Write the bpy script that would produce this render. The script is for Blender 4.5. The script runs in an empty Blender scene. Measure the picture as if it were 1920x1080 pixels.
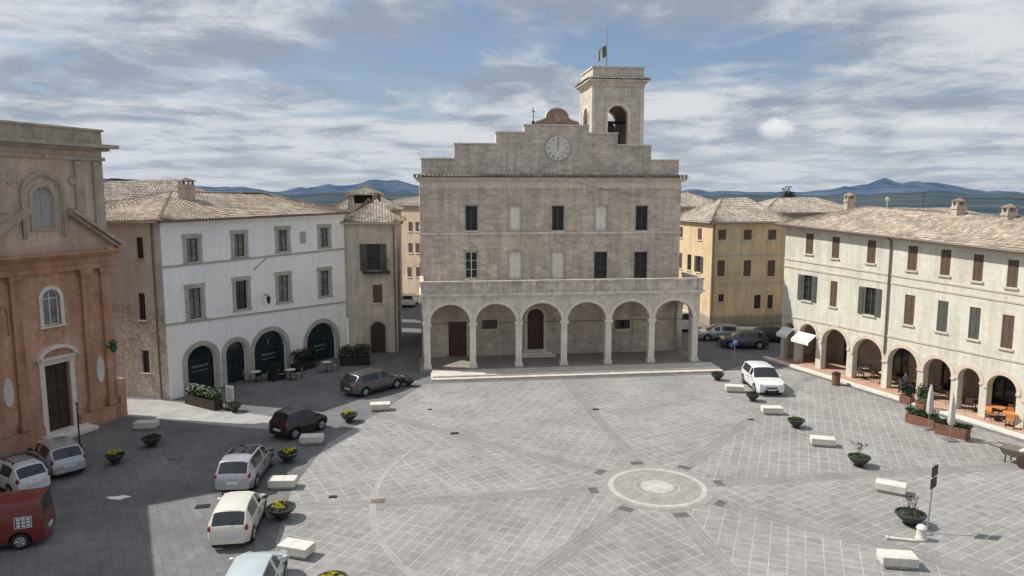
import bpy, bmesh, math, random
from mathutils import Vector, Matrix, noise
random.seed(7)
R=random.random
F=1350.0; PITCH=math.atan(170/1350.0); H=13.0
sp,cp=math.sin(PITCH),math.cos(PITCH)
COL=bpy.context.scene.collection
# ---------- survey helpers (camera calibration -> metres on real planes) ----------
def ray(u,v):
    a=(v-540)/F
    return Vector(((u-960)/F, cp-a*sp, -(sp+a*cp)))
def gp(u,v,z=0.0):
    d=ray(u,v); t=(H-z)/-d.z
    return Vector((d.x*t,d.y*t,z))
class Wall:
    def __init__(s,p0,p1):
        s.P=Vector((p0[0],p0[1])); q=Vector((p1[0],p1[1]))-s.P
        s.L=q.length; s.e=q.normalized(); s.n=Vector((s.e.y,-s.e.x))
    def pt(s,a,z,o=0.0):
        q=s.P+s.e*a+s.n*o
        return Vector((q.x,q.y,z))
    def off(s,d,a0=0.0,a1=None):
        if a1 is None: a1=s.L
        return Wall(s.pt(a0,0,d),s.pt(a1,0,d))
    def sv(s,u,v):
        d=ray(u,v); dd=Vector((d.x,d.y)); t=s.P.dot(s.n)/dd.dot(s.n)
        q=dd*t
        return ((q-s.P).dot(s.e), H+t*d.z)
    def rect(s,u,v,w,h):
        a0=s.sv(u-w/2,v)[0]; a1=s.sv(u+w/2,v)[0]
        z1=s.sv(u,v-h/2)[1]; z0=s.sv(u,v+h/2)[1]
        return ((a0+a1)/2,z0,a1-a0,z1-z0)
# ---------- materials ----------
MATS={}
def mathn(nt,op,a,b=None,c=None,clamp=False):
    n=nt.nodes.new('ShaderNodeMath'); n.operation=op; n.use_clamp=clamp
    for i,x in enumerate((a,b,c)):
        if x is None: continue
        if hasattr(x,'node'): nt.links.new(x,n.inputs[i])
        else: n.inputs[i].default_value=x
    return n.outputs[0]
def mixc(nt,f,a,b,mode='MIX'):
    n=nt.nodes.new('ShaderNodeMix'); n.data_type='RGBA'; n.blend_type=mode; n.clamp_result=False
    for i,x in ((0,f),(6,a),(7,b)):
        s=n.inputs[i]
        if hasattr(x,'node'): nt.links.new(x,s)
        elif i==0: s.default_value=x
        elif isinstance(x,(int,float)): s.default_value=(x,x,x,1)
        else: s.default_value=(x[0],x[1],x[2],1)
    return n.outputs[2]
def noisen(nt,vec,scale,detail=5,rough=.55,dist=0.0):
    n=nt.nodes.new('ShaderNodeTexNoise'); n.inputs['Scale'].default_value=scale
    n.inputs['Detail'].default_value=detail; n.inputs['Roughness'].default_value=rough
    n.inputs['Distortion'].default_value=dist
    nt.links.new(vec,n.inputs['Vector']); return n.outputs['Fac']
def mapr(nt,x,a,b,c,d,smooth=False):
    n=nt.nodes.new('ShaderNodeMapRange'); nt.links.new(x,n.inputs[0])
    if smooth: n.interpolation_type='SMOOTHSTEP'
    for i,q in enumerate((a,b,c,d)): n.inputs[i+1].default_value=q
    return n.outputs[0]
def M(name,col,rough=.85,var=.2,sc=1.2,bump=0.0,bsc=25,metal=0.0,streak=0.0,spec=.3,brick=None,obj=False,coat=0.0,lower=None,fine=.12,patch=None):
    if name in MATS: return MATS[name]
    m=bpy.data.materials.new(name); m.use_nodes=True; nt=m.node_tree
    b=nt.nodes['Principled BSDF']; b.inputs['Roughness'].default_value=rough
    b.inputs['Metallic'].default_value=metal; b.inputs['Specular IOR Level'].default_value=spec
    b.inputs['Coat Weight'].default_value=coat
    tc=nt.nodes.new('ShaderNodeTexCoord'); geo=nt.nodes.new('ShaderNodeNewGeometry')
    pos=tc.outputs['Object'] if obj else geo.outputs['Position']
    c=None; bh=None
    if brick:
        bt=nt.nodes.new('ShaderNodeTexBrick'); nt.links.new(tc.outputs['UV'],bt.inputs['Vector'])
        bt.inputs['Scale'].default_value=1.0; bt.offset=brick.get('off',.5); bt.squash=1
        bt.inputs['Brick Width'].default_value=brick['w']; bt.inputs['Row Height'].default_value=brick['h']
        bt.inputs['Mortar Size'].default_value=brick['m']; bt.inputs['Mortar Smooth'].default_value=.4
        bt.inputs['Bias'].default_value=0
        bt.inputs['Color1'].default_value=(*col,1); bt.inputs['Color2'].default_value=(*brick['c2'],1)
        bt.inputs['Mortar'].default_value=(*brick['mc'],1)
        c=bt.outputs['Color']; bh=bt.outputs['Fac']
    if patch:
        c=mixc(nt,mapr(nt,noisen(nt,pos,patch[1],5,.65),.48,.62,0,patch[2]),c if c else col,patch[0])
    if lower:
        sx=nt.nodes.new('ShaderNodeSeparateXYZ'); nt.links.new(pos,sx.inputs[0])
        nn=noisen(nt,pos,.5,5,.6)
        zz=mathn(nt,'ADD',sx.outputs[2],mathn(nt,'MULTIPLY',mathn(nt,'SUBTRACT',nn,.5),lower[1]))
        f=mapr(nt,zz,lower[0]-.15,lower[0]+.15,1,0)
        st=noisen(nt,pos,4.5,3,.7)
        lc=mixc(nt,mapr(nt,st,.35,.65,0,1),lower[2],lower[3])
        c=mixc(nt,f,c if c else col,lc)
    n1=noisen(nt,pos,sc,6,.6); f1=mapr(nt,n1,.3,.7,1-var,1+var)
    n2=noisen(nt,pos,sc*9,4,.7); f2=mapr(nt,n2,.3,.7,1-fine,1+fine)
    f=mathn(nt,'MULTIPLY',f1,f2)
    if streak:
        mp=nt.nodes.new('ShaderNodeMapping'); mp.inputs['Scale'].default_value=(2.2,2.2,.16)
        nt.links.new(pos,mp.inputs[0]); n3=noisen(nt,mp.outputs[0],1.0,5,.65)
        f=mathn(nt,'MULTIPLY',f,mapr(nt,n3,.42,.72,1.0,1-streak))
    cmb=nt.nodes.new('ShaderNodeCombineColor')
    for i in range(3): nt.links.new(f,cmb.inputs[i])
    out=mixc(nt,1.0,c if c else col,cmb.outputs[0],'MULTIPLY')
    nt.links.new(out,b.inputs['Base Color'])
    if bump or bh:
        bp=nt.nodes.new('ShaderNodeBump'); bp.inputs['Strength'].default_value=max(bump,.25)
        bp.inputs['Distance'].default_value=.03
        hh=noisen(nt,pos,bsc,4,.6)
        if bh: hh=mathn(nt,'SUBTRACT',hh,mathn(nt,'MULTIPLY',bh,.8))
        nt.links.new(hh,bp.inputs['Height']); nt.links.new(bp.outputs[0],b.inputs['Normal'])
    MATS[name]=m; return m
STONE=M('town_hall_stone',(.62,.55,.465),brick=dict(w=.6,h=.25,m=.015,c2=(.45,.39,.325),mc=(.63,.57,.49)),var=.18,sc=1.0,streak=.26,fine=.26,bump=.3,patch=((.60,.50,.41),.4,.5))
STONE2=M('pale_dressed_stone',(.70,.635,.55),var=.18,sc=1.5,bump=.3,streak=.28,fine=.16)
TRAV=M('travertine',(.73,.67,.59),var=.14,sc=2,bump=.2,streak=.12)
STEPM=M('worn_step_stone',(.56,.52,.46),var=.15,sc=2,bump=.2,fine=.16)
BLINDM=M('blind_window_panel',(.78,.74,.67),var=.10,sc=3)
WHITEP=M('white_lime_plaster',(.86,.85,.82),var=.04,sc=.5,streak=.08,bump=.08,fine=.05)
GREYP=M('grey_rough_plaster',(.60,.55,.47),var=.15,sc=.8,streak=.2,bump=.3,fine=.18,lower=(6.0,2.5,(.70,.62,.51),(.42,.36,.30)))
BEIGEP=M('aged_beige_plaster',(.50,.43,.35),var=.2,sc=.8,streak=.3,bump=.2)
OCHRE=M('ochre_plaster',(.70,.54,.33),var=.12,sc=.6,streak=.26,bump=.1,lower=(.9,.6,(.42,.35,.26),(.34,.28,.21)))
ORANGEP=M('orange_house_plaster',(.56,.43,.31),var=.14,sc=.6,streak=.3)
CREAM=M('cream_plaster',(.64,.615,.51),var=.09,sc=.45,streak=.22,bump=.1,patch=((.58,.575,.50),.5,.5))
CREAMD=M('cream_trim',(.53,.48,.38),var=.12,sc=1)
BRICKA=M('arch_ring_stone',(.60,.50,.41),var=.15,sc=3,bump=.2)
CHB=M('church_orange_brick',(.58,.31,.19),brick=dict(w=.3,h=.09,m=.01,c2=(.49,.245,.145),mc=(.53,.37,.27)),var=.2,sc=.6,streak=.3,fine=.2,patch=((.54,.39,.29),.5,.6))
CHB2=M('church_pilaster_brick',(.48,.25,.155),var=.2,sc=1.2,streak=.32,bump=.2,fine=.18,patch=((.48,.34,.25),.8,.5))
CHU=M('church_upper_plaster',(.55,.41,.315),var=.16,sc=.7,streak=.28,bump=.15,fine=.16,patch=((.50,.43,.35),.6,.6))
CHT=M('church_worn_trim',(.44,.37,.30),var=.2,sc=1.2,streak=.34,bump=.2,fine=.18)
SURR=M('stone_window_surround',(.41,.38,.32),var=.16,sc=2)
GLASS=M('window_glass',(.02,.024,.03),rough=.12,var=.3,spec=.5)
GLASSL=M('window_glass_curtained',(.16,.165,.17),rough=.2,var=.5,sc=2,spec=.5)
DARKIN=M('dark_interior',(.025,.022,.02),var=.2)
FRAMEW=M('white_frame_paint',(.6,.6,.57),rough=.5,var=.06)
FRAMED=M('dark_frame_paint',(.09,.07,.055),rough=.6,var=.15)
SHUT=M('brown_shutter',(.14,.09,.07),rough=.6,var=.18,sc=3)
SHUTG=M('grey_green_shutter',(.10,.105,.09),rough=.6,var=.15,sc=3)
WOOD=M('old_dark_wood',(.055,.036,.028),rough=.6,var=.25,sc=4)
WOODR=M('reddish_wood_door',(.085,.045,.033),rough=.6,var=.2,sc=4)
METAL=M('dark_metal',(.05,.05,.05),rough=.45,var=.1,metal=.6)
GUTTER=M('weathered_copper_pipe',(.17,.14,.12),rough=.5,var=.15,metal=.3)
WPAINT=M('white_lettering_paint',(.33,.35,.36),var=.08,sc=3)
CLKF=M('clock_face_stone',(.66,.62,.56),var=.12,sc=3)
BLACKP=M('black_paint',(.02,.02,.02),rough=.5,var=.1)
GREYNUM=M('worn_grey_numerals',(.24,.22,.20),rough=.6,var=.2)
IRONB=M('cast_iron_bowl',(.045,.047,.045),rough=.5,var=.25,sc=6)
LEAF=M('shrub_leaves',(.05,.085,.025),var=.45,sc=5,rough=.6)
LEAFD=M('dark_shrub_leaves',(.025,.04,.02),var=.45,sc=5,rough=.6)
YEL=M('yellow_flowers',(.55,.46,.04),var=.3,sc=9)
WFL=M('white_flowers',(.65,.65,.6),var=.15,sc=9)
BENCHM=M('bench_travertine',(.60,.57,.51),var=.14,sc=3,bump=.25,fine=.12,streak=.12)
CORTEN=M('rust_brown_planter',(.19,.09,.06),var=.2,sc=4)
CARTW=M('weathered_cart_wood',(.16,.13,.105),var=.25,sc=4)
FABW=M('white_canvas',(.58,.56,.51),var=.1,sc=2)
ORG=M('orange_table_top',(.60,.24,.08),rough=.5,var=.1)
STEEL=M('grey_steel',(.35,.35,.35),rough=.4,metal=.6,var=.1)
TERR=M('terracotta_floor',(.46,.30,.22),var=.2,sc=2)
TYRE=M('tyre_rubber',(.02,.02,.02),rough=.9,var=.1)
RIM=M('wheel_rim',(.35,.35,.36),rough=.35,metal=.7,var=.05)
CARG=M('car_glass',(.015,.018,.022),rough=.06,var=.2,spec=.6,fine=0)
TRIM=M('black_car_trim',(.025,.025,.027),rough=.6,var=.1)
LAMPW=M('clear_lamp',(.45,.47,.5),rough=.15,var=.05,spec=.6)
LAMPR=M('red_lamp',(.24,.012,.01),rough=.2,var=.05,spec=.6)
PLATE=M('plate_white',(.6,.6,.6),rough=.4,var=.03)
BLUE=M('blue_sign_paint',(.03,.12,.5),rough=.4,var=.05)
def tilemat(name,c1,c2,mc):
    return M(name,c1,brick=dict(w=.24,h=.42,m=.02,c2=c2,mc=mc,off=0),var=.3,sc=.7,fine=.34,rough=.95,patch=((.34,.31,.26),.6,.6))
TILE=tilemat('clay_roof_tiles',(.60,.49,.38),(.32,.26,.205),(.16,.13,.10))
TILE2=tilemat('clay_roof_tiles_greyed',(.52,.45,.37),(.29,.25,.205),(.16,.135,.11))
# ---------- object helpers ----------
BASE={}
def thing(name,label,cat,loc=(0,0,0),rot=0.0,group=None,local=False):
    o=bpy.data.objects.new(name,None); COL.objects.link(o); o.empty_display_size=.3
    o.location=loc; o.rotation_euler=(0,0,rot); o['label']=label; o['category']=cat
    if group: o['group']=group
    BASE[o.name]=Vector((0,0,0)) if local else Vector(loc)
    return o
class MB:
    def __init__(s): s.v=[]; s.f=[]; s.uv={}
    def poly(s,pts,uv=None):
        i=len(s.v); s.v+= [tuple(p) for p in pts]; s.f.append(tuple(range(i,i+len(pts))))
        if uv: s.uv[len(s.f)-1]=uv
    def hexa(s,p):
        i=len(s.v); s.v+=[tuple(q) for q in p]
        for f in ((0,3,2,1),(4,5,6,7),(0,1,5,4),(1,2,6,5),(2,3,7,6),(3,0,4,7)): s.f.append(tuple(i+k for k in f))
        return s
    def box(s,x0,x1,y0,y1,z0,z1,X=None):
        p=[Vector(q) for q in ((x0,y0,z0),(x1,y0,z0),(x1,y1,z0),(x0,y1,z0),(x0,y0,z1),(x1,y0,z1),(x1,y1,z1),(x0,y1,z1))]
        if X is not None: p=[X@q for q in p]
        return s.hexa(p)
    def wbox(s,W,a0,a1,z0,z1,o0,o1,z0b=None,z1b=None):
        z0b=z0 if z0b is None else z0b; z1b=z1 if z1b is None else z1b
        return s.hexa([W.pt(a0,z0,o1),W.pt(a1,z0b,o1),W.pt(a1,z0b,o0),W.pt(a0,z0,o0),W.pt(a0,z1,o1),W.pt(a1,z1b,o1),W.pt(a1,z1b,o0),W.pt(a0,z1,o0)])
    def tube(s,a,b,r0,r1=None,n=10,caps=True):
        a=Vector(a); b=Vector(b); r1=r0 if r1 is None else r1
        d=(b-a).normalized(); q=d.to_track_quat('Z','Y'); i=len(s.v)
        for k in range(n):
            t=2*math.pi*k/n; c=q@Vector((math.cos(t),math.sin(t),0))
            s.v.append(tuple(a+c*r0)); s.v.append(tuple(b+c*r1))
        for k in range(n):
            j=(k+1)%n; s.f.append((i+2*k,i+2*j,i+2*j+1,i+2*k+1))
        if caps:
            s.f.append(tuple(i+2*k for k in range(n))[::-1]); s.f.append(tuple(i+2*k+1 for k in range(n)))
        return s
    def lathe(s,prof,n=20,c=(0,0,0),sc=(1,1),close=True):
        i=len(s.v); m=len(prof); c=Vector(c)
        for k in range(n):
            t=2*math.pi*k/n
            for r,z in prof: s.v.append((c.x+r*math.cos(t)*sc[0],c.y+r*math.sin(t)*sc[1],c.z+z))
        for k in range(n):
            j=(k+1)%n
            for l in range(m-1): s.f.append((i+k*m+l,i+j*m+l,i+j*m+l+1,i+k*m+l+1))
        if close:
            s.f.append(tuple(i+k*m+m-1 for k in range(n)))
            s.f.append(tuple(i+k*m for k in range(n))[::-1])
        return s
    def ell(s,c,r,n=12,m=8):
        i=len(s.v); c=Vector(c)
        for a in range(m+1):
            ph=math.pi*a/m-math.pi/2
            for b in range(n):
                t=2*math.pi*b/n
                s.v.append((c.x+r[0]*math.cos(ph)*math.cos(t),c.y+r[1]*math.cos(ph)*math.sin(t),c.z+r[2]*math.sin(ph)))
        for a in range(m):
            for b in range(n):
                j=(b+1)%n; s.f.append((i+a*n+b,i+a*n+j,i+(a+1)*n+j,i+(a+1)*n+b))
        return s
    def leaves(s,c,r,n,size):
        c=Vector(c)
        for _ in range(n):
            while True:
                q=Vector((R()*2-1,R()*2-1,R()*2-1))
                if .25<q.length<1: break
            p=c+Vector((q.x*r[0],q.y*r[1],q.z*r[2]))
            a=Vector((R()-.5,R()-.5,R()-.5)).normalized(); b=a.orthogonal().normalized(); d=a.cross(b)
            b=b*size*(.6+.8*R()); d=d*size*(.4+.5*R())
            s.poly([p-b,p-d,p+b,p+d])
        return s
    def mesh(s,name):
        me=bpy.data.meshes.new(name); me.from_pydata(s.v,[],s.f)
        if s.uv:
            ul=me.uv_layers.new(name='UVMap')
            for pi,uvs in s.uv.items():
                p=me.polygons[pi]
                for k,li in enumerate(p.loop_indices): ul.data[li].uv=uvs[k]
        me.update(); return me
def part(name,geo,parent,mat,smooth=False,label=None,bevel=0.0,autosm=None,fixn=True):
    me=geo.mesh(name) if isinstance(geo,MB) else geo
    base=BASE.get(parent.name,Vector((0,0,0))) if parent else Vector((0,0,0))
    if base.length>0: me.transform(Matrix.Translation(-base))
    if fixn or bevel:
        bm=bmesh.new(); bm.from_mesh(me)
        if bevel: bmesh.ops.bevel(bm,geom=bm.edges[:],offset=bevel,segments=2,affect='EDGES',profile=.6)
        if fixn: bmesh.ops.recalc_face_normals(bm,faces=bm.faces[:])
        bm.to_mesh(me); bm.free()
    if not isinstance(mat,(list,tuple)): mat=[mat]
    for m in mat: me.materials.append(m)
    if smooth:
        for p in me.polygons: p.use_smooth=True
        if autosm is not None: me.set_sharp_from_angle(angle=math.radians(autosm))
    o=bpy.data.objects.new(name,me); COL.objects.link(o)
    if parent:
        o.parent=parent; BASE[o.name]=base
    if label: o['label']=label
    return o
def single(name,geo,mat,label,cat,loc,rot=0.0,group=None,**k):
    o=part(name,geo,None,mat,**k); o.location=loc; o.rotation_euler=(0,0,rot)
    o['label']=label; o['category']=cat
    if group: o['group']=group
    return o
def structure(name,geo,mat,**k):
    o=part(name,geo,None,mat,**k); o['kind']='structure'; return o
def clone(root,loc,rot,label=None):
    def rec(o,par):
        c=o.copy(); COL.objects.link(c)
        if par: c.parent=par
        for ch in o.children: rec(ch,c)
        return c
    kids=rec(root,None); kids.location=loc; kids.rotation_euler=(0,0,rot)
    if label: kids['label']=label
    return kids
def fill2d(outline,holes,ext=0.0):
    cu=bpy.data.curves.new('t','CURVE'); cu.dimensions='2D'; cu.fill_mode='BOTH' ; cu.extrude=ext/2
    for pl in [outline]+list(holes):
        s=cu.splines.new('POLY'); s.points.add(len(pl)-1); s.use_cyclic_u=True
        for i,(x,y) in enumerate(pl): s.points[i].co=(x,y,0,1)
    o=bpy.data.objects.new('t',cu); COL.objects.link(o)
    dg=bpy.context.evaluated_depsgraph_get(); dg.update()
    me=bpy.data.meshes.new_from_object(o.evaluated_get(dg))
    bpy.data.objects.remove(o); bpy.data.curves.remove(cu)
    return me
def onwall(me,W,o=0.0,zoff=0.0):
    ul=me.uv_layers[0] if me.uv_layers else me.uv_layers.new(name='UVMap')
    for p in me.polygons:
        nz=abs(p.normal.z)>.5
        for li,vi in zip(p.loop_indices,p.vertices):
            c=me.vertices[vi].co
            ul.data[li].uv=(c.x,c.y) if nz else (c.x+c.z,c.y)
    Mx=Matrix(((W.e.x,0,W.n.x,W.P.x+W.n.x*o),(W.e.y,0,W.n.y,W.P.y+W.n.y*o),(0,1,0,zoff),(0,0,0,1)))
    me.transform(Mx); return me
def archpts(a,zs,r,n=14,rz=None):
    rz=rz or r
    return [(a-r*math.cos(math.pi*k/n),zs+rz*math.sin(math.pi*k/n)) for k in range(n+1)]
def hole_rect(a,z0,w,h): return [(a-w/2,z0),(a+w/2,z0),(a+w/2,z0+h),(a-w/2,z0+h)]
def hole_arch(a,z0,w,h):
    r=w/2; return [(a-r,z0)]+archpts(a,z0+h-r,r)+[(a+r,z0)]
def wallpart(th,W,top,holes,mat,name='wall',zb=0.0,notch=(),ext=0.0,o=0.0,reveal=.22,label=None):
    if len(top)==2 and not isinstance(top[0],(tuple,list)): top=[(W.L,top[1]),(0,top[0])]
    x0=top[-1][0]; x1=top[0][0]
    out=[(x0,zb)]
    revs=[]
    for (a,w,zs,rz) in notch:
        pts=[(a-w/2,zb)]+archpts(a,zs,w/2,14,rz)+[(a+w/2,zb)]
        if abs(zs-zb)<1e-4: pts=pts[1:-1]
        out+=pts; revs.append(pts)
    out+=[(x1,zb)]+list(top)
    me=fill2d(out,holes,ext)
    onwall(me,W,o-(ext/2))
    if ext==0:
        bm=bmesh.new(); bm.from_mesh(me); ul=bm.loops.layers.uv.verify()
        for pts,cl in [(h,True) for h in holes]+[(r,False) for r in revs]:
            n=len(pts)
            for i in range(n if cl else n-1):
                p,q=pts[i],pts[(i+1)%n]
                vs=[bm.verts.new(W.pt(p[0],p[1],o)),bm.verts.new(W.pt(q[0],q[1],o)),bm.verts.new(W.pt(q[0],q[1],o-reveal)),bm.verts.new(W.pt(p[0],p[1],o-reveal))]
                f=bm.faces.new(vs)
                for l,uvv in zip(f.loops,((p[0],p[1]),(q[0],q[1]),(q[0]+.2,q[1]+.1),(p[0]+.2,p[1]+.1))): l[ul].uv=uvv
        bm.to_mesh(me); bm.free()
    return part(name,me,th,mat,fixn=False,label=label)
def ring(mb,W,a,zs,r0,r1,o0,o1,n=18,leg=0.0,rz0=None,rz1=None):
    rz0=rz0 or r0; rz1=rz1 or r1
    A=archpts(a,zs,r0,n,rz0); B=archpts(a,zs,r1,n,rz1)
    if leg:
        A=[(a-r0,zs-leg)]+A+[(a+r0,zs-leg)]; B=[(a-r1,zs-leg)]+B+[(a+r1,zs-leg)]
    for i in range(len(A)-1):
        p,q,s,t=A[i],A[i+1],B[i+1],B[i]
        mb.hexa([W.pt(*p,o1),W.pt(*q,o1),W.pt(*q,o0),W.pt(*p,o0),W.pt(*t,o1),W.pt(*s,o1),W.pt(*s,o0),W.pt(*t,o0)])
def window(th,W,a,z0,w,h,frame=FRAMED,pane=GLASS,surround=None,sw=.16,shutter=None,sill=True,arch=False,blind=None,cols=2,rows=3,dep=.16,sillm=None,label=None):
    d=-dep
    if blind:
        mb=MB(); mb.wbox(W,a-w/2-.01,a+w/2+.01,z0-.01,z0+h+.01,d-.04,d)
        mb.wbox(W,a-w/2+.12,a-.03,z0+.12,z0+h-.12,d,d+.03); mb.wbox(W,a+.03,a+w/2-.12,z0+.12,z0+h-.12,d,d+.03)
        wo=part('blind_window',mb,th,blind)
    else:
        mb=MB(); f=.07; r=w/2
        if arch:
            ring(mb,W,a,z0+h-r,r-.08,r+.01,d,d+.06,leg=h-r)
            mb.wbox(W,a-.03,a+.03,z0,z0+h-.05,d,d+.05)
            mb.wbox(W,a-r,a+r,z0+h-r-.03,z0+h-r+.03,d+.002,d+.052)
            mb.wbox(W,a-r,a+r,z0,z0+f,d+.003,d+.058)
        else:
            mb.wbox(W,a-w/2-.01,a-w/2+f,z0,z0+h,d,d+.06); mb.wbox(W,a+w/2-f,a+w/2+.01,z0,z0+h,d,d+.06)
            mb.wbox(W,a-w/2+f,a+w/2-f,z0-.01,z0+f,d,d+.058); mb.wbox(W,a-w/2+f,a+w/2-f,z0+h-f,z0+h+.01,d,d+.058)
            for c in range(1,cols): x=a-w/2+w*c/cols; mb.wbox(W,x-.035,x+.035,z0+f,z0+h-f,d,d+.052)
            for c in range(1,rows): z=z0+h*c/rows; mb.wbox(W,a-w/2+f,a+w/2-f,z-.018,z+.018,d,d+.04)
        wo=part('window',mb,th,frame,label=label)
        pm=MB()
        if arch:
            me=onwall(fill2d(hole_arch(a,z0,w+.02,h+.01),[]),W,d+.01); part('window_pane',me,wo,pane,fixn=False)
        else:
            pm.poly([W.pt(a-w/2-.01,z0-.01,d+.01),W.pt(a+w/2+.01,z0-.01,d+.01),W.pt(a+w/2+.01,z0+h+.01,d+.01),W.pt(a-w/2-.01,z0+h+.01,d+.01)])
            part('window_pane',pm,wo,pane,fixn=False)
    if surround:
        mb=MB(); o1=.05
        if arch:
            ring(mb,W,a,z0+h-w/2,w/2,w/2+sw,-.002,o1,leg=h-w/2)
        else:
            mb.wbox(W,a-w/2-sw,a-w/2,z0,z0+h,-.002,o1); mb.wbox(W,a+w/2,a+w/2+sw,z0,z0+h,-.002,o1)
            mb.wbox(W,a-w/2-sw-.04,a+w/2+sw+.04,z0+h,z0+h+sw*1.1,-.002,o1+.03)
        part('window_surround',mb,wo,surround)
    if sill:
        mb=MB(); e=sw+.05 if surround else .1
        mb.wbox(W,a-w/2-e,a+w/2+e,z0-.11,z0-.012,-.1,.10); part('sill',mb,wo,sillm or surround or STONE2)
    if shutter:
        sm,mode=shutter
        if mode=='closed':
            for sg in (-1,1):
                mb=MB(); x0,x1=(a-w/2+.01,a-.008) if sg<0 else (a+.008,a+w/2-.01)
                mb.wbox(W,x0,x1,z0+.01,z0+h-.01,-.09,-.05)
                mb.wbox(W,x0,x0+.06,z0+.01,z0+h-.01,-.05,-.02); mb.wbox(W,x1-.06,x1,z0+.01,z0+h-.01,-.05,-.02)
                nn=int(h/.11)
                for k in range(nn): z=z0+.05+k*(h-.1)/nn; mb.wbox(W,x0+.06,x1-.06,z,z+.06,-.05,-.032)
                part('shutter',mb,wo,sm)
        else:
            for sg in (-1,1):
                mb=MB(); x0,x1=(a-w/2-w*.46,a-w/2-.01) if sg<0 else (a+w/2+.01,a+w/2+w*.46)
                mb.wbox(W,x0,x1,z0+.01,z0+h-.01,.03,.07)
                nn=int(h/.12)
                for k in range(nn): z=z0+.05+k*(h-.1)/nn; mb.wbox(W,x0+.05,x1-.05,z,z+.06,.07,.085)
                part('shutter',mb,wo,sm)
    return wo
def roof_face(mb,A,B,C,D,per=.24,amp=.055,row=.42):
    A,B,C,D=map(Vector,(A,B,C,D)); U=(B-A).length; ue=(B-A)/U
    n=ue.cross((D-A) if (D-A).length>.1 else (C-A)).normalized()
    if n.z<0: n=-n
    ve=n.cross(ue).normalized()
    if ve.z<0: ve=-ve
    uD,vD=(D-A).dot(ue),(D-A).dot(ve); uC,vC=(C-A).dot(ue),(C-A).dot(ve)
    def vm(u):
        if u<uD: return vD*u/max(uD,1e-6)
        if u>uC: return vC*(U-u)/max(U-uC,1e-6)
        return vD+(vC-vD)*(u-uD)/max(uC-uD,1e-6)
    us=[]; k=0; st=per/6
    while k*st<U: us.append(k*st); k+=1
    us.append(U)
    for x in (uD,uC):
        if 0<x<U: us.append(x)
    us=sorted(set(round(x,4) for x in us)); nv=max(2,int(max(vD,vC)/row)); i0=len(mb.v); m=nv*2
    for u in us:
        h=amp*abs(math.cos(math.pi*u/per)); V=max(vm(u),0)
        for j in range(nv):
            for e,st2 in ((0,.045),(1,0.0)):
                v=V*(j+e*.97)/nv
                p=A+ue*u+ve*v+n*(h+st2+.03*noise.noise(Vector((u*1.1,v*1.1,A.x))))
                mb.v.append(tuple(p))
    for i in range(len(us)-1):
        for j in range(m-1):
            a=i0+i*m+j; b=i0+(i+1)*m+j
            mb.f.append((a,b,b+1,a+1))
            w=[]
            for (uu,jj) in ((us[i],j),(us[i+1],j),(us[i+1],j+1),(us[i],j+1)):
                V=max(vm(uu),0); w.append((uu+A.x*.37,V*((jj//2)+(jj%2)*.97)/nv+.01))
            mb.uv[len(mb.f)-1]=w
def ridgecap(mb,a,b,r=.13):
    a=Vector(a);b=Vector(b); L=(b-a).length; n=max(1,int(L/.45))
    for k in range(n):
        p=a+(b-a)*k/n; q=a+(b-a)*(k+1.05)/n
        mb.tube(p,q,r,r*.85,8)
def roofparts(th,faces,caps,mat=TILE):
    mb=MB()
    for f in faces: roof_face(mb,*f)
    ro=part('roof',mb,th,mat,fixn=False)
    if caps:
        mb=MB()
        for c in caps: ridgecap(mb,*c)
        part('ridge_tiles',mb,ro,mat)
    mb=MB()
    for f in faces:
        pts=[Vector(p)-Vector((0,0,.07)) for p in f]
        q=[pts[0]]
        for p in pts[1:]:
            if (p-q[-1]).length>.05: q.append(p)
        mb.poly(q)
        a,b=Vector(f[0]),Vector(f[1]); dz=Vector((0,0,.07))
        mb.poly([a-dz,b-dz,b+dz*.6,a+dz*.6])
    part('eave_underside',mb,ro,CREAMD,fixn=False)
    return ro
def chimney(ro,x,y,z0,z1,w=.7,mat=BEIGEP):
    mb=MB(); mb.box(x-w/2,x+w/2,y-w/2,y+w/2,z0,z1)
    mb.box(x-w/2-.06,x+w/2+.06,y-w/2-.06,y+w/2+.06,z1-.25,z1-.12)
    for sx in (-1,1):
        for sy in (-1,1): mb.box(x+sx*w*.38-.07,x+sx*w*.38+.07,y+sy*w*.38-.07,y+sy*w*.38+.07,z1,z1+.22)
    c=part('chimney',mb,ro,mat)
    mb=MB(); e=w/2+.12
    mb.lathe([(e*1.35,.22),(e*1.35,.28),(.05,.5)],4,(x,y,z1))
    part('chimney_cap',mb,c,TILE)
def text_on(W,th,body,a,z,size,mat,o,name='lettering'):
    cu=bpy.data.curves.new('t','FONT'); cu.body=body; cu.size=size; cu.align_x='CENTER'; cu.extrude=.004
    ob=bpy.data.objects.new('t',cu); COL.objects.link(ob)
    dg=bpy.context.evaluated_depsgraph_get(); dg.update()
    me=bpy.data.meshes.new_from_object(ob.evaluated_get(dg)); bpy.data.objects.remove(ob)
    for v in me.vertices: v.co.x=v.co.x+a; v.co.y+=z
    me.materials.clear()
    onwall(me,W,o); return part(name,me,th,mat,fixn=False)
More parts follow.
